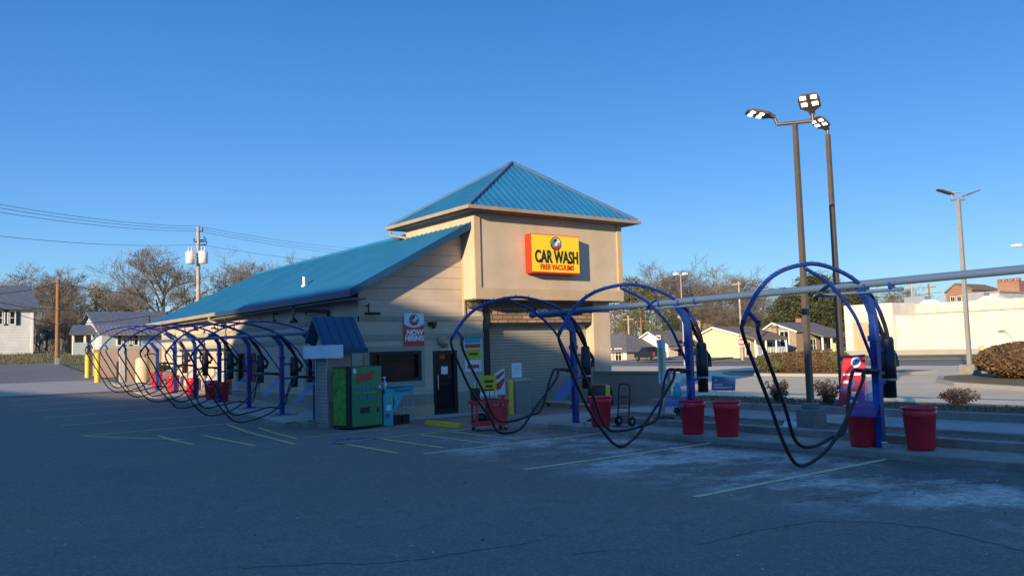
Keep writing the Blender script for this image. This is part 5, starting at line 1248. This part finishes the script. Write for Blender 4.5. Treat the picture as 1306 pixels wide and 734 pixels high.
# white gabled house
X = 84; g = lambda px: PX(px, 440, X).y
t = gable_house('house', 'white gabled house with dark roof behind the dark pickup', X, g(852), g(803), gh(X, g(820)), zat(803, 441, X=X), zat(826, 424, X=X), 6, 'lap_white', 'shingle', .46)
MB().box(X+.3, X+6, g(852)-2.4, g(852), zat(860, 441, X=X)-.4, zat(860, 441, X=X)-.15).build('porch_roof', 'shingle', t)
for k in range(4):
    MB().cyl((X+.6+k*1.75, g(852)-2.2, gh(X, 60)-.3), (X+.6+k*1.75, g(852)-2.2, zat(860, 441, X=X)-.4), .12, 8).build('porch_column', 'white_paint', t)
window_part(t, (X, g(840), zat(840, 433, X=X)), .7, 1.0, 'X')
MB().box(X+1.9, X+2.9, g(852)-.05, g(852)-.002, gh(X, 60), gh(X, 60)+2.1).build('door', 'black_metal', t)
# beige upper house on the slope
X = 118; g = lambda px: PX(px, 420, X).y
t = gable_house('house', 'beige two storey house standing higher up among the trees', X, g(893), g(852), gh(X, g(870)), zat(870, 411, X=X), zat(870, 403, X=X), 9, 'lap_cream', 'shingle_brown', .5)
window_part(t, (X, g(884), zat(884, 417, X=X)), 1, 1.4, 'X'); window_part(t, (X, g(861), zat(861, 417, X=X)), 1, 1.4, 'X')
# yellow house
X = 80; g = lambda px: PX(px, 440, X).y
t = gable_house('house', 'pale yellow house with broad sunlit gable and white columned porch', X, g(943), g(891), gh(X, g(920)), zat(893, 428.5, X=X), zat(912, 418, X=X), 6.6, 'lap_cream', 'shingle_brown', .6)
zp = zat(960, 431.5, X=X)
MB()._add([(X+.4, g(943)-2, zp), (X+6.8, g(943)-2, zp), (X+6.8, g(943), zp+.6), (X+.4, g(943), zp+.6), (X+.4, g(943)-2, zp-.2), (X+6.8, g(943)-2, zp-.2), (X+6.8, g(943), zp+.4), (X+.4, g(943), zp+.4)], [(0, 1, 2, 3), (7, 6, 5, 4), (0, 4, 5, 1), (0, 3, 7, 4), (1, 5, 6, 2)]).build('porch_roof', 'shingle_brown', t)
for k in range(4): MB().cyl((X+.6+k*2, g(943)-1.8, gh(X, 50)-.3), (X+.6+k*2, g(943)-1.8, zp-.2), .11, 8).build('porch_column', 'white_paint', t)
rl = MB()
for k in range(20): rl.box(X+.6+k*.31, X+.66+k*.31, g(943)-1.83, g(943)-1.77, gh(X, 50)+.25, gh(X, 50)+1.0)
rl.box(X+.5, X+6.7, g(943)-1.85, g(943)-1.75, gh(X, 50)+1.0, gh(X, 50)+1.08).build('porch_railing', 'white_paint', t)
window_part(t, (X+1.6, g(943), zp-1.2), .9, 1.5, 'Y'); window_part(t, (X+5.8, g(943), zp-1.2), .9, 1.5, 'Y')
MB().box(X+3.2, X+4.2, g(943)-.06, g(943)-.002, gh(X, 50)+.1, gh(X, 50)+2.2).build('door', 'white_paint', t)
# tan brick house
X = 92; g = lambda px: PX(px, 440, X).y
t = gable_house('house', 'tan brick house with dark roof and shaded porch, left of the evergreen', X, g(1016), g(971), gh(X, g(990)), zat(972, 424, X=X), zat(987, 412.5, X=X), 8.6, 'brick_tan', 'shingle', .62)
window_part(t, (X, g(1001), zat(1001, 432, X=X)), 1.2, 1.9, 'X')
zp = zat(1040, 428, X=X)
MB()._add([(X+2.5, g(1016)-2.2, zp), (X+9, g(1016)-2.2, zp), (X+9, g(1016), zp+.7), (X+2.5, g(1016), zp+.7), (X+2.5, g(1016)-2.2, zp-.22), (X+9, g(1016)-2.2, zp-.22), (X+9, g(1016), zp+.48), (X+2.5, g(1016), zp+.48)], [(0, 1, 2, 3), (7, 6, 5, 4), (0, 4, 5, 1), (0, 3, 7, 4), (1, 5, 6, 2)]).build('porch_roof', 'shingle', t)
for k in range(4): MB().box(X+2.7+k*2, X+2.9+k*2, g(1016)-2.0, g(1016)-1.8, gh(X, 40)-.3, zp-.2).build('porch_column', 'white_paint', t)
window_part(t, (X+3.6, g(1016), zp-1.2), 1.1, 1.6, 'Y'); window_part(t, (X+7.6, g(1016), zp-1.2), 1.1, 1.6, 'Y')
MB().box(X+5.2, X+6.2, g(1016)-.06, g(1016)-.002, gh(X, 40)+.1, gh(X, 40)+2.2).build('door', 'black_metal', t)
MB().box(X+6, X+6.8, g(985)-.4, g(985)+.4, zat(987, 412.5, X=X)-1, zat(987, 412.5, X=X)+.7).build('chimney', 'brick_red', t)
# white commercial building
X = 86
C1 = thing('white_building', 'long white windowless commercial building beyond the street', 'building', (X, 40, gh(X, 40)))
ya, yb2, yc = PX(1079, 440, X).y, PX(1141, 440, X).y, PX(1306, 440, X).y-30
zt1 = zat(1110, 387.5, X=X); zt2 = zat(1200, 399, X=X)
MB().box(X, X+25, yb2, ya, -.5, zt1).build('corner_block', 'white_wall', C1)
MB().box(X+.6, X+25, yc, yb2-.01, -.5, zt2).build('long_wall', 'white_wall', C1)
MB().box(X+5, X+25, yc, yb2-.01, zt2-.2, zt1-.12).build('upper_wall', 'white_wall2', C1)
MB().box(X+.5, X+.95, yc, yb2-.01, zt2, zt2+.12).build('coping', 'conc', C1)
dY = PX(1099, 440, X).y
MB().box(X-.04, X-.002, dY-.9, dY+.9, gh(X, dY), gh(X, dY)+3.3).build('door', 'tan_trim', C1)
pf_ = thing('planter_kerb', 'low tan retaining kerb running along the foot of the white building', 'kerb wall', (X-4, 40, .4))
MB().box(X-4.2, X-3.9, yc, ya+2, -.3, .75).build('wall', 'walk', pf_)
for px, py, lb in ((1185, 383, 'pale rooftop air unit on the white building with two boxes'), (1262, 385, 'small rooftop vent hood on the white building by the brick block')):
    xx = X+9; b = PX(px, py, xx); u = thing('rooftop_unit', lb, 'air unit', (b.x, b.y, zt1-.12))
    MB().prism([(xx, b.y-1.6, zt1-.12), (xx, b.y+1.6, zt1-.12), (xx, b.y+.5, zt1+.45), (xx, b.y-.5, zt1+.45)], (2, 0, 0)).build('hood', 'white_paint', u)
    MB().box(xx+.2, xx+1.6, b.y+.6, b.y+3.0, zt1-.1, zt1+.9).build('housing', 'galv', u)
for px0, px1, top, X, lb, gab in ((1207, 1240, 364, 185, 'red brick building with a pointed gable on the skyline', True), (1273, 1301, 359, 175, 'flat topped red brick tower block on the skyline', False)):
    y0, y1 = PX(px1, 380, X).y, PX(px0, 380, X).y; z1 = zat(px0+8, top, X=X)
    t = thing('brick_building', lb, 'building', (X, (y0+y1)/2, 3), 'red brick buildings on the skyline')
    if gab:
        MB().prism([(X, y0, 0), (X, y1, 0), (X, y1, z1-1.6), (X, y0+(y1-y0)*.62, z1+.2), (X, y0, z1-1.2)], (14, 0, 0)).build('walls', 'brick_red', t)
        MB().prism([(X-.2, y0-.3, z1-1.25), (X-.2, y0+(y1-y0)*.62, z1+.2), (X-.2, y1+.3, z1-1.65), (X-.2, y1+.3, z1-1.3), (X-.2, y0+(y1-y0)*.62, z1+.5), (X-.2, y0-.3, z1-.9)], (14.4, 0, 0)).build('roof', 'shingle_brown', t)
    else:
        mb = MB().box(X, X+10, y0, y1, 0, z1)
        for k in range(4): mb.box(X-.15, X+.6, y0+(y1-y0)*k/3.5-.2, y0+(y1-y0)*k/3.5+.5, z1, z1+.55)
        mb.build('walls', 'brick_red', t)
    for k in range(3): window_part(t, (X, y0+(y1-y0)*(.25+.25*k), z1-3.4), .8, 1.9, 'X')
X = 165; y0, y1 = PX(1275, 380, X).y, PX(1236, 380, X).y
t = thing('grey_building', 'low grey industrial building between the two red brick ones', 'building', (X, (y0+y1)/2, 3)); MB().box(X, X+12, y0, y1, 0, zat(1255, 374, X=X)).build('walls', 'white_wall2', t); MB().box(X-.2, X+12.2, y0-.2, y1+.2, zat(1255, 374, X=X), zat(1255, 374, X=X)+.3).build('roof', 'galv', t)

# houses on the hill at the far end of the drive
Y = 75; xr = PY(42, 430, Y).x; z0 = gh(xr, Y); ze = PY(42, 393, Y).z
Hw = thing('house', 'white sided house with a grey blue roof on the grassy slope', 'house', (xr-6, Y+4, z0), 'houses on the hill')
zr = PY(25, 367, Y+4.5).z
MB().box(xr-14, xr, Y, Y+9, z0-.6, ze).prism([(xr-14, Y, ze), (xr-14, Y+9, ze), (xr-14, Y+4.5, zr-.15)], (14, 0, 0)).build('walls', 'lap_white', Hw)
r = MB()
for ya, s in ((Y-.5, -1), (Y+9.5, 1)):
    r._add([(xr-14.3, ya, ze-.1), (xr+.35, ya, ze-.1), (xr+.35, Y+4.5, zr), (xr-14.3, Y+4.5, zr), (xr-14.3, ya, ze+.1), (xr+.35, ya, ze+.1), (xr+.35, Y+4.5, zr+.2), (xr-14.3, Y+4.5, zr+.2)], [(3, 2, 1, 0), (4, 5, 6, 7), (0, 1, 5, 4), (1, 2, 6, 5), (0, 4, 7, 3)])
r.build('roof', 'shingle_blue', Hw)
MB().box(xr-.14, xr+.02, Y-.03, Y-.002, z0-.3, ze-.1).build('corner_trim', 'white_paint', Hw)
b = PY(3, 405, Y); b2 = PY(12.5, 405, Y); window_part(Hw, (b.x, Y, b.z), .62, .95, 'Y'); window_part(Hw, (b2.x, Y, b.z), .62, .95, 'Y')
b = PY(21.3, 405.5, Y); MB().box(b.x-.2, b.x+.2, Y-.05, Y-.003, b.z-.55, b.z+.5).build('window_shutter', 'black_metal', Hw)
Y = 70; xl = PY(130, 430, Y).x; z0 = gh(xl, Y); ze = PY(130, 424, Y).z; zr = PY(115.5, 399.5, Y+4.7).z
Hb = thing('house', 'small pale blue house with grey metal roof behind the dumpster wall', 'house', (xl+6, Y+4, z0), 'houses on the hill')
MB().box(xl, xl+13, Y, Y+9.4, z0-.6, ze).prism([(xl, Y, ze), (xl, Y+9.4, ze), (xl, Y+4.7, zr-.15)], (13, 0, 0)).build('walls', 'lap_blue', Hb)
r = MB(); ym = Y+1.2; zm = ze+(zr-ze)*.27
r._add([(xl-.3, ym, zm), (xl+13.3, ym, zm), (xl+13.3, Y+4.7, zr), (xl-.3, Y+4.7, zr), (xl-.3, ym, zm+.15), (xl+13.3, ym, zm+.15), (xl+13.3, Y+4.7, zr+.15), (xl-.3, Y+4.7, zr+.15)], [(3, 2, 1, 0), (4, 5, 6, 7), (0, 1, 5, 4), (0, 4, 7, 3), (1, 2, 6, 5)])
r._add([(xl-.3, Y+9.9, ze-.1), (xl+13.3, Y+9.9, ze-.1), (xl+13.3, Y+4.7, zr), (xl-.3, Y+4.7, zr), (xl-.3, Y+9.9, ze+.05), (xl+13.3, Y+9.9, ze+.05), (xl+13.3, Y+4.7, zr+.15), (xl-.3, Y+4.7, zr+.15)], [(0, 1, 2, 3), (7, 6, 5, 4), (0, 4, 5, 1), (0, 4, 7, 3)])
ro = r.build('roof', 'shingle_blue', Hb)
MB()._add([(xl-.35, Y-.9, ze-.25), (xl+13.35, Y-.9, ze-.25), (xl+13.35, ym, zm+.03), (xl-.35, ym, zm+.03), (xl-.35, Y-.9, ze-.1), (xl+13.35, Y-.9, ze-.1), (xl+13.35, ym, zm+.18), (xl-.35, ym, zm+.18)], [(3, 2, 1, 0), (4, 5, 6, 7), (0, 1, 5, 4), (0, 4, 7, 3), (1, 2, 6, 5)]).build('lower_roof', 'tin_roof', Hb)
for k, px in enumerate((155, 163, 171)): b = PY(px, 432, Y); window_part(Hb, (b.x, Y, b.z), .55, .9, 'Y')
b = PX(123, 433, xl); window_part(Hb, (xl, b.y, b.z), .55, 1.3, 'X')
Pz = PY(104, 426, Y+3).z; xp0, xp1 = PY(92, 430, Y+2).x, xl-.02
MB()._add([(xp0-.3, Y+1.5, Pz-.1), (xp1, Y+1.5, Pz-.1), (xp1, Y+4.3, Pz+.65), (xp0+.4, Y+4.3, Pz+.65), (xp0-.3, Y+1.5, Pz+.05), (xp1, Y+1.5, Pz+.05), (xp1, Y+4.3, Pz+.8), (xp0+.4, Y+4.3, Pz+.8)], [(3, 2, 1, 0), (4, 5, 6, 7), (0, 1, 5, 4), (0, 4, 7, 3), (2, 6, 7, 3)]).build('porch_roof', 'shingle_blue', Hb)
for fx in (.02, .5, .97):
    xx = xp0+(xp1-xp0)*fx; MB().box(xx-.07, xx+.07, Y+1.7, Y+1.84, z0-.3, Pz-.08).build('porch_post', 'white_paint', Hb)
MB().box(xp0, xp0+1.0, Y+1.65, Y+1.72, z0-.2, z0+1.0).build('porch_screen', 'lap_blue', Hb)
MB().box(xp0, xp1, Y+4.2, Y+4.3, z0-.3, Pz+.6).build('porch_wall', 'black_metal', Hb)

# dumpster enclosure, tanks
Y = 45.5; x0 = PY(153, 470, Y).x; z0 = gh(x0, Y)
De = thing('dumpster_wall', 'pinkish tan masonry dumpster enclosure at the end of the side wall', 'wall', (x0, Y, z0))
M['pink_tan'] = stucco('pink_tan', (.44, .33, .26))
zt = PY(160, 445, Y).z
MB().box(x0, x0+4.5, Y, Y+.25, z0-.4, zt).build('near_wall', 'pink_tan', De)
MB().box(x0-.03, x0+.22, Y-.05, Y-.001, z0-.4, zt+.03).build('corner_pilaster', 'white_wall2', De)
x1 = PY(119.5, 470, Y+5).x
MB().box(x1, x1+5.5, Y+5, Y+5.25, z0-.4, PY(125, 445, Y+5).z).build('far_wall', 'pink_tan', De)
MB().box(x0+4.3, x0+4.5, Y+.26, Y+4.99, z0-.4, zt).build('end_wall', 'pink_tan', De)
Y = 43.2; b = PY(182, 488, Y)
Tk = thing('water_tank', 'tall cream cylindrical tank standing before the dumpster wall', 'tank', (b.x, Y, gh(b.x, Y)))
h = PY(182, 455, Y).z-gh(b.x, Y)
MB().lathe([(0, 0), (.31, 0), (.33, .05), (.33, h-.15), (.25, h-.03), (.06, h), (0, h)], (b.x, Y, gh(b.x, Y)), 20).build('shell', 'cream', Tk)
MB().tube(smooth_path([(b.x+.1, Y-.1, gh(b.x, Y)+h-.02), (b.x+.1, Y-.1, gh(b.x, Y)+h+.1), (b.x+.6, Y-.1, gh(b.x, Y)+h+.05), (b.x+.7, Y-.1, gh(b.x, Y)+.3)], 4), .03, 6).build('pipe', 'black_metal', Tk)
b = PY(207, 483, 42); zz = walkz(b.x, 42)
Cp = thing('air_compressor', 'dusty horizontal air compressor beside the cream tank', 'compressor', (b.x, 42, zz))
MB().tube([(b.x-.42, 42, zz+.38), (b.x-.36, 42, zz+.38), (b.x+.36, 42, zz+.38), (b.x+.42, 42, zz+.38)], [.14, .22, .22, .14], 16).build('tank', 'fascia', Cp)
MB().box(b.x-.25, b.x+.05, 41.85, 42.15, zz+.58, zz+.9).cyl((b.x+.1, 42, zz+.75), (b.x+.35, 42, zz+.75), .12, 12).build('motor', 'black_metal', Cp)
for s in (-.25, .25): MB().box(b.x+s-.04, b.x+s+.04, 41.85, 42.15, zz, zz+.2).build('foot', 'black_metal', Cp)

# ================================================================ POLES AND WIRES
def wood_pole(px, base_y, top_y, Y, lb, r=.15, m='wood', name='utility_pole', base=None):
    p = base or PG(px, base_y); t = thing(name, lb, 'utility pole', (p[0], p[1], p[2]), 'utility poles')
    z1 = zat(px, top_y, Y=p[1]); MB().tube([(p[0], p[1], p[2]-.4), (p[0], p[1], z1)], [r, r*.72], 10).build('pole', m, t); return t, Vector((p[0], p[1], z1))
P1, t1 = wood_pole(72.5, 466, 356, None, 'brown wooden pole standing in the grass at the drive', .155, base=at_base(73, Y=62))
MB().box(t1.x-.1, t1.x+.1, t1.y-.24, t1.y-.12, t1.z-5.8, t1.z-5.2).build('meter_box', 'galv', P1)
for dz in (.4, 2.0, 3.0): MB().cyl((t1.x, t1.y-.25, t1.z-dz), (t1.x, t1.y, t1.z-dz), .05, 6).build('insulator', 'galv', P1)
b = at_base(253, Y=64)
P2, t2 = wood_pole(253, 0, 289, None, 'grey utility pole with two white transformer cans behind the main roof', .17, 'wood_grey', base=b)
px2m = (64/1056)*1.25
def p2(px, py): return PY(px, py, 64)
for px, lbk in ((242, 0), (256.5, 1)):
    c = p2(px, 330); rr = .33; zt_, zb_ = p2(px, 322).z, p2(px, 336.5).z; cy = 63.6 if lbk else 64
    tc = MB().lathe([(0, zb_), (rr, zb_), (rr, zt_), (rr*.85, zt_+.06), (0, zt_+.08)], (c.x, cy-.15, 0), 18).build('transformer', 'white_paint', P2)
    for s in (-.12, .12): MB().cyl((c.x+s, cy-.15, zt_+.05), (c.x+s, cy-.15, zt_+.35), .05, 8).build('bushing', 'galv', tc)
c = p2(248, 327); MB().box(c.x-.5, c.x+.5, 63.75, 63.83, c.z-.05, c.z+.05).build('bracket', 'galv', P2)
for px, py in ((258, 294), (262, 307), (263, 311), (260, 305), (247, 307)):
    c = p2(px, py); MB().tube([(t2.x, 64, c.z-.1), (c.x, 63.9, c.z-.05), (c.x, 63.9, c.z+.2)], .045, 6).build('insulator', 'black_metal', P2)
def wire(a, b, sag, lb, r=.012, n=14):
    a, b = Vector(a), Vector(b)
    pts = [a.lerp(b, i/n)-Vector((0, 0, sag*4*(i/n)*(1-i/n))) for i in range(n+1)]
    o = MB().tube(pts, r, 5).build('power_line', 'black_metal'); tag(o, lb, 'power line', 'overhead power lines'); return o
for (py0, py1, py2, lb) in ((259, 288.5, 312, 'topmost overhead wire passing the transformer pole'), (263.5, 291.5, 316, 'second overhead wire from the top at the transformer pole'), (269, 294.5, 319.5, 'third overhead wire from the top at the transformer pole'), (300, 311.5, 331, 'thin lower overhead wire crossing below the transformer pole top')):
    m = PY(253, py1, 64)
    a0 = PY(-10, py0, 46); wire(a0, m, .25, lb+', on the open sky side'); b0 = PY(452, py2, 86); d = (b0-m); wire(m, m+d*1.5, .5, lb+', on the roof side')
for (dz, py1, lb) in ((.25, 374, 'uppermost wire strung from the wooden pole toward the trees'), (2.0, 385, 'middle wire strung from the wooden pole toward the trees'), (3.0, 391, 'lowest wire strung from the wooden pole toward the trees')):
    b0 = PY(236, py1, 80); wire((t1.x, t1.y, t1.z-dz), b0, .35, lb, .02)
    wire((t1.x, t1.y, t1.z-dz), PY(-14, 374+dz*4, 58), .15, lb.replace('toward the trees', 'over the white house'), .02)
# far poles and lamps across the street
X = 60; b = at_base(872.5, X=58.5)
t = thing('far_lamp_post', 'tall thin far lamp post with two pale heads above the beige house', 'lamp post', b)
z1 = zat(872, 350, X=b.x); MB().tube([(b.x, b.y, b.z), (b.x, b.y, z1)], [.09, .05], 8).build('pole', 'grey_pole', t)
for s in (-1, 1): MB().cbox(Vector((b.x, b.y, z1+.1))+dR*.42*s, .36, .42, .2, 0).build('lamp_head', 'header_white', t)
MB().tube([Vector((b.x, b.y, z1))-dR*.4, Vector((b.x, b.y, z1))+dR*.4], .05, 6).build('cross_arm', 'galv', t)
b = at_base(958, X=73)
t = thing('utility_pole', 'tall pale utility pole with short crossarm beside the stop sign', 'utility pole', b, 'utility poles'); z1 = zat(942, 359, X=73); bb = PX(942, 359, 73)
MB().tube([(b.x, b.y, b.z-.3), (b.x, bb.y, z1)] if False else [(b.x, bb.y, b.z-.3), (b.x, bb.y, z1)], [.14, .09], 8).build('pole', 'wood_grey', t)
MB().box(b.x-.06, b.x+.06, bb.y-.3, bb.y+.9, z1-.3, z1-.18).build('cross_arm', 'wood_grey', t); ptop = Vector((b.x, bb.y, z1))
for px, top, X, lb, m in ((803, 402, 105, 'grey pole left of the white gabled house', 'wood_grey'), (819, 404, 100, 'tan wooden pole rising behind the white gabled roof', 'wood'), (1168, 360, 128, 'slim pole behind the roof of the white building', 'wood_grey'), (1190, 361, 150, 'pole with crossarm behind the rooftop unit', 'wood')):
    b = at_base(px, X=X); t = thing('utility_pole', lb, 'utility pole', b, 'utility poles'); z1 = zat(px, top, X=X)
    MB().tube([(b.x, b.y, b.z-.3), (b.x, b.y, z1)], [.2, .15], 8).build('pole', m, t); MB().box(b.x-.07, b.x+.07, b.y-1.3, b.y+1.3, z1-.75, z1-.6).build('cross_arm', m, t)
wire(ptop-Vector((0, 0, .2)), PX(1200, 372, 150), 1.2, 'upper wire from the pale pole over the evergreen', .03); wire(ptop-Vector((0, 0, 1.6)), PX(1200, 384, 150), 1.4, 'lower wire from the pale pole over the evergreen', .03)
wire(ptop-Vector((0, 0, 2.5)), PX(770, 392, 100), 1.0, 'dark wire sagging from the pale pole toward the tower', .025)
b = at_base(1330, X=62); t = thing('street_lamp', 'cobra head street lamp reaching in at the edge beyond the pipe', 'street lamp', b)
hd = PX(1296, 313, 62); MB().tube([(62, b.y, b.z), (62, b.y, hd.z-1.0)], [.12, .09], 8).build('pole', 'galv', t)
MB().tube(smooth_path([(62, b.y, hd.z-1.2), (62, b.y+.5, hd.z-.4), (62, hd.y-.3, hd.z+.02)], 5), .04, 6).build('arm', 'galv', t)
MB().ball((62, hd.y, hd.z), .16, .42, .11).build('lamp_head', 'white_paint', t)
# stop sign, marker posts, pickup
X = 71.5; c = PX(946, 436, X); t = thing('stop_sign', 'red octagonal STOP sign across the street below the pale utility pole', 'stop sign', (X, c.y, gh(X, c.y)))
M['stop_red'] = mat('stop_red', (.50, .02, .03), .5, 0, .05, 2)
MB().cyl((X+.04, c.y, .1), (X+.04, c.y, c.z+.4), .04, 8).build('post', 'galv', t)
n2 = Vector((-.8, -.6, 0)); s2_ = Vector((.6, -.8, 0))
oc = lambda r, d: [Vector((X, c.y, c.z))+n2*d+s2_*r*math.cos(PI/8+k*PI/4)+Vector((0, 0, 1))*r*math.sin(PI/8+k*PI/4) for k in range(8)]
pl = MB().prism(oc(.5, 0), n2*.02, 0).poly(oc(.44, .024), 1); pl.build('plate', ['white_label', 'stop_red'], t)
letters('lettering', 'STOP', .34, Vector((X, c.y, c.z))+n2*.028, s2_, (0, 0, 1), 'white_label', t, .004, .012, sx=.82)
c = PX(885, 447, 69); 
for px, top, bot, X, lb in ((1064.5, 437, 452, 76, 'cream marker post at the corner of the white building'), (1253, 440, 456, 79, 'leaning yellow marker post before the long white wall')):
    b = PX(px, bot, X); t = thing('marker_post', lb, 'post', (X, b.y, gh(X, b.y)), 'marker posts'); z1 = zat(px, top, X=X)
    MB().lathe([(.2, -.2), (.2, z1-gh(X, b.y)-.08), (.1, z1-gh(X, b.y)), (0, z1-gh(X, b.y))], (X, b.y, gh(X, b.y)), 10).build('post', 'line_yellow', t)
# dark pickup seen from behind
b = PX(829, 456, 74); Pk = thing('pickup_truck', 'dark pickup truck parked before the white gabled house', 'pickup truck', (74, b.y, gh(74, b.y)), None, R(70))
M['car_dark'] = mat('car_dark', (.022, .026, .035), .25, .2, .1, 2)
Pk.location.z += .0
bd = MB().prism([(-2.6, -.9, .45), (2.55, -.9, .45), (2.6, -.9, .8), (2.5, -.9, 1.02), (1.3, -.9, 1.12), (-2.6, -.9, 1.12)], (0, 1.8, 0))
bd.build('body', 'car_dark', None, bevel=.06).parent = Pk
cbn = MB()._add([(-.7, -.86, 1.121), (1.35, -.86, 1.121), (1.35, .86, 1.121), (-.7, .86, 1.121), (-.5, -.68, 1.75), (.7, -.68, 1.75), (.7, .68, 1.75), (-.5, .68, 1.75)], [(4, 5, 6, 7), (0, 1, 5, 4), (1, 2, 6, 5), (2, 3, 7, 6), (3, 0, 4, 7)])
cbn.build('cab', 'car_dark', None).parent = Pk
gl_ = MB().quad((-.68, -.62, 1.2), (-.68, .62, 1.2), (-.54, .56, 1.66), (-.54, -.56, 1.66)).quad((-.5, -.85, 1.2), (1.1, -.85, 1.2), (.6, -.73, 1.66), (-.4, -.73, 1.66)).quad((1.1, .85, 1.2), (-.5, .85, 1.2), (-.4, .73, 1.66), (.6, .73, 1.66)).quad((1.32, .7, 1.2), (1.32, -.7, 1.2), (.8, -.58, 1.68), (.8, .58, 1.68))
for i, v in enumerate(gl_.v): gl_.v[i] = (v[0]*1.02, v[1]*1.03, v[2])
gl_.build('windows', 'glass', None).parent = Pk
for s in (-1, 1):
    for xx in (-1.65, 1.65):
        w = MB().tube([(xx, s*.72, .38), (xx, s*.94, .38)], .38, 18).build('wheel', 'black_plastic', None); w.parent = Pk
        MB().tube([(xx, s*.80, .38), (xx, s*.955, .38)], .22, 12).build('rim', 'steel', None).parent = w
    MB().box(-2.63, -2.595, s*.78-.1, s*.78+.1, .72, 1.05).build('tail_lamp', 'stop_red', None).parent = Pk
    MB().box(2.52, 2.6, s*.7-.14, s*.7+.14, .72, .92).build('headlamp', 'white_label', None).parent = Pk
MB().box(-2.72, -2.6, -.85, .85, .42, .58).build('bumper', 'steel', None).parent = Pk
MB().box(-2.66, -2.605, -.25, .25, .74, .86).build('number_plate', 'white_label', None).parent = Pk

# ================================================================ NEIGHBOUR BUILDING (its shadow lies over the whole lot)
Nb = thing('neighbour_building', 'long plain neighbouring building beside the lot whose shadow covers the stalls', 'building', (-28, 0, 0))
prof = [(-70, -1), (60, -1), (60, 7.2), (31.1, 7.6), (22.1, 8.1), (18.35, 8.6), (16.35, 9.4), (15.35, 10.6), (14.25, 12.4), (-1.95, 12.4), (-6.95, 11.2), (-70, 11.2)]
MB().prism([(-25, y, z) for y, z in prof if True], (-5, 0, 0)).build('walls', 'grey_wall', Nb)
for k in range(9): window_part(Nb, (-25, -60+k*8.5, 2.4), 2.0, 1.4, 'X')
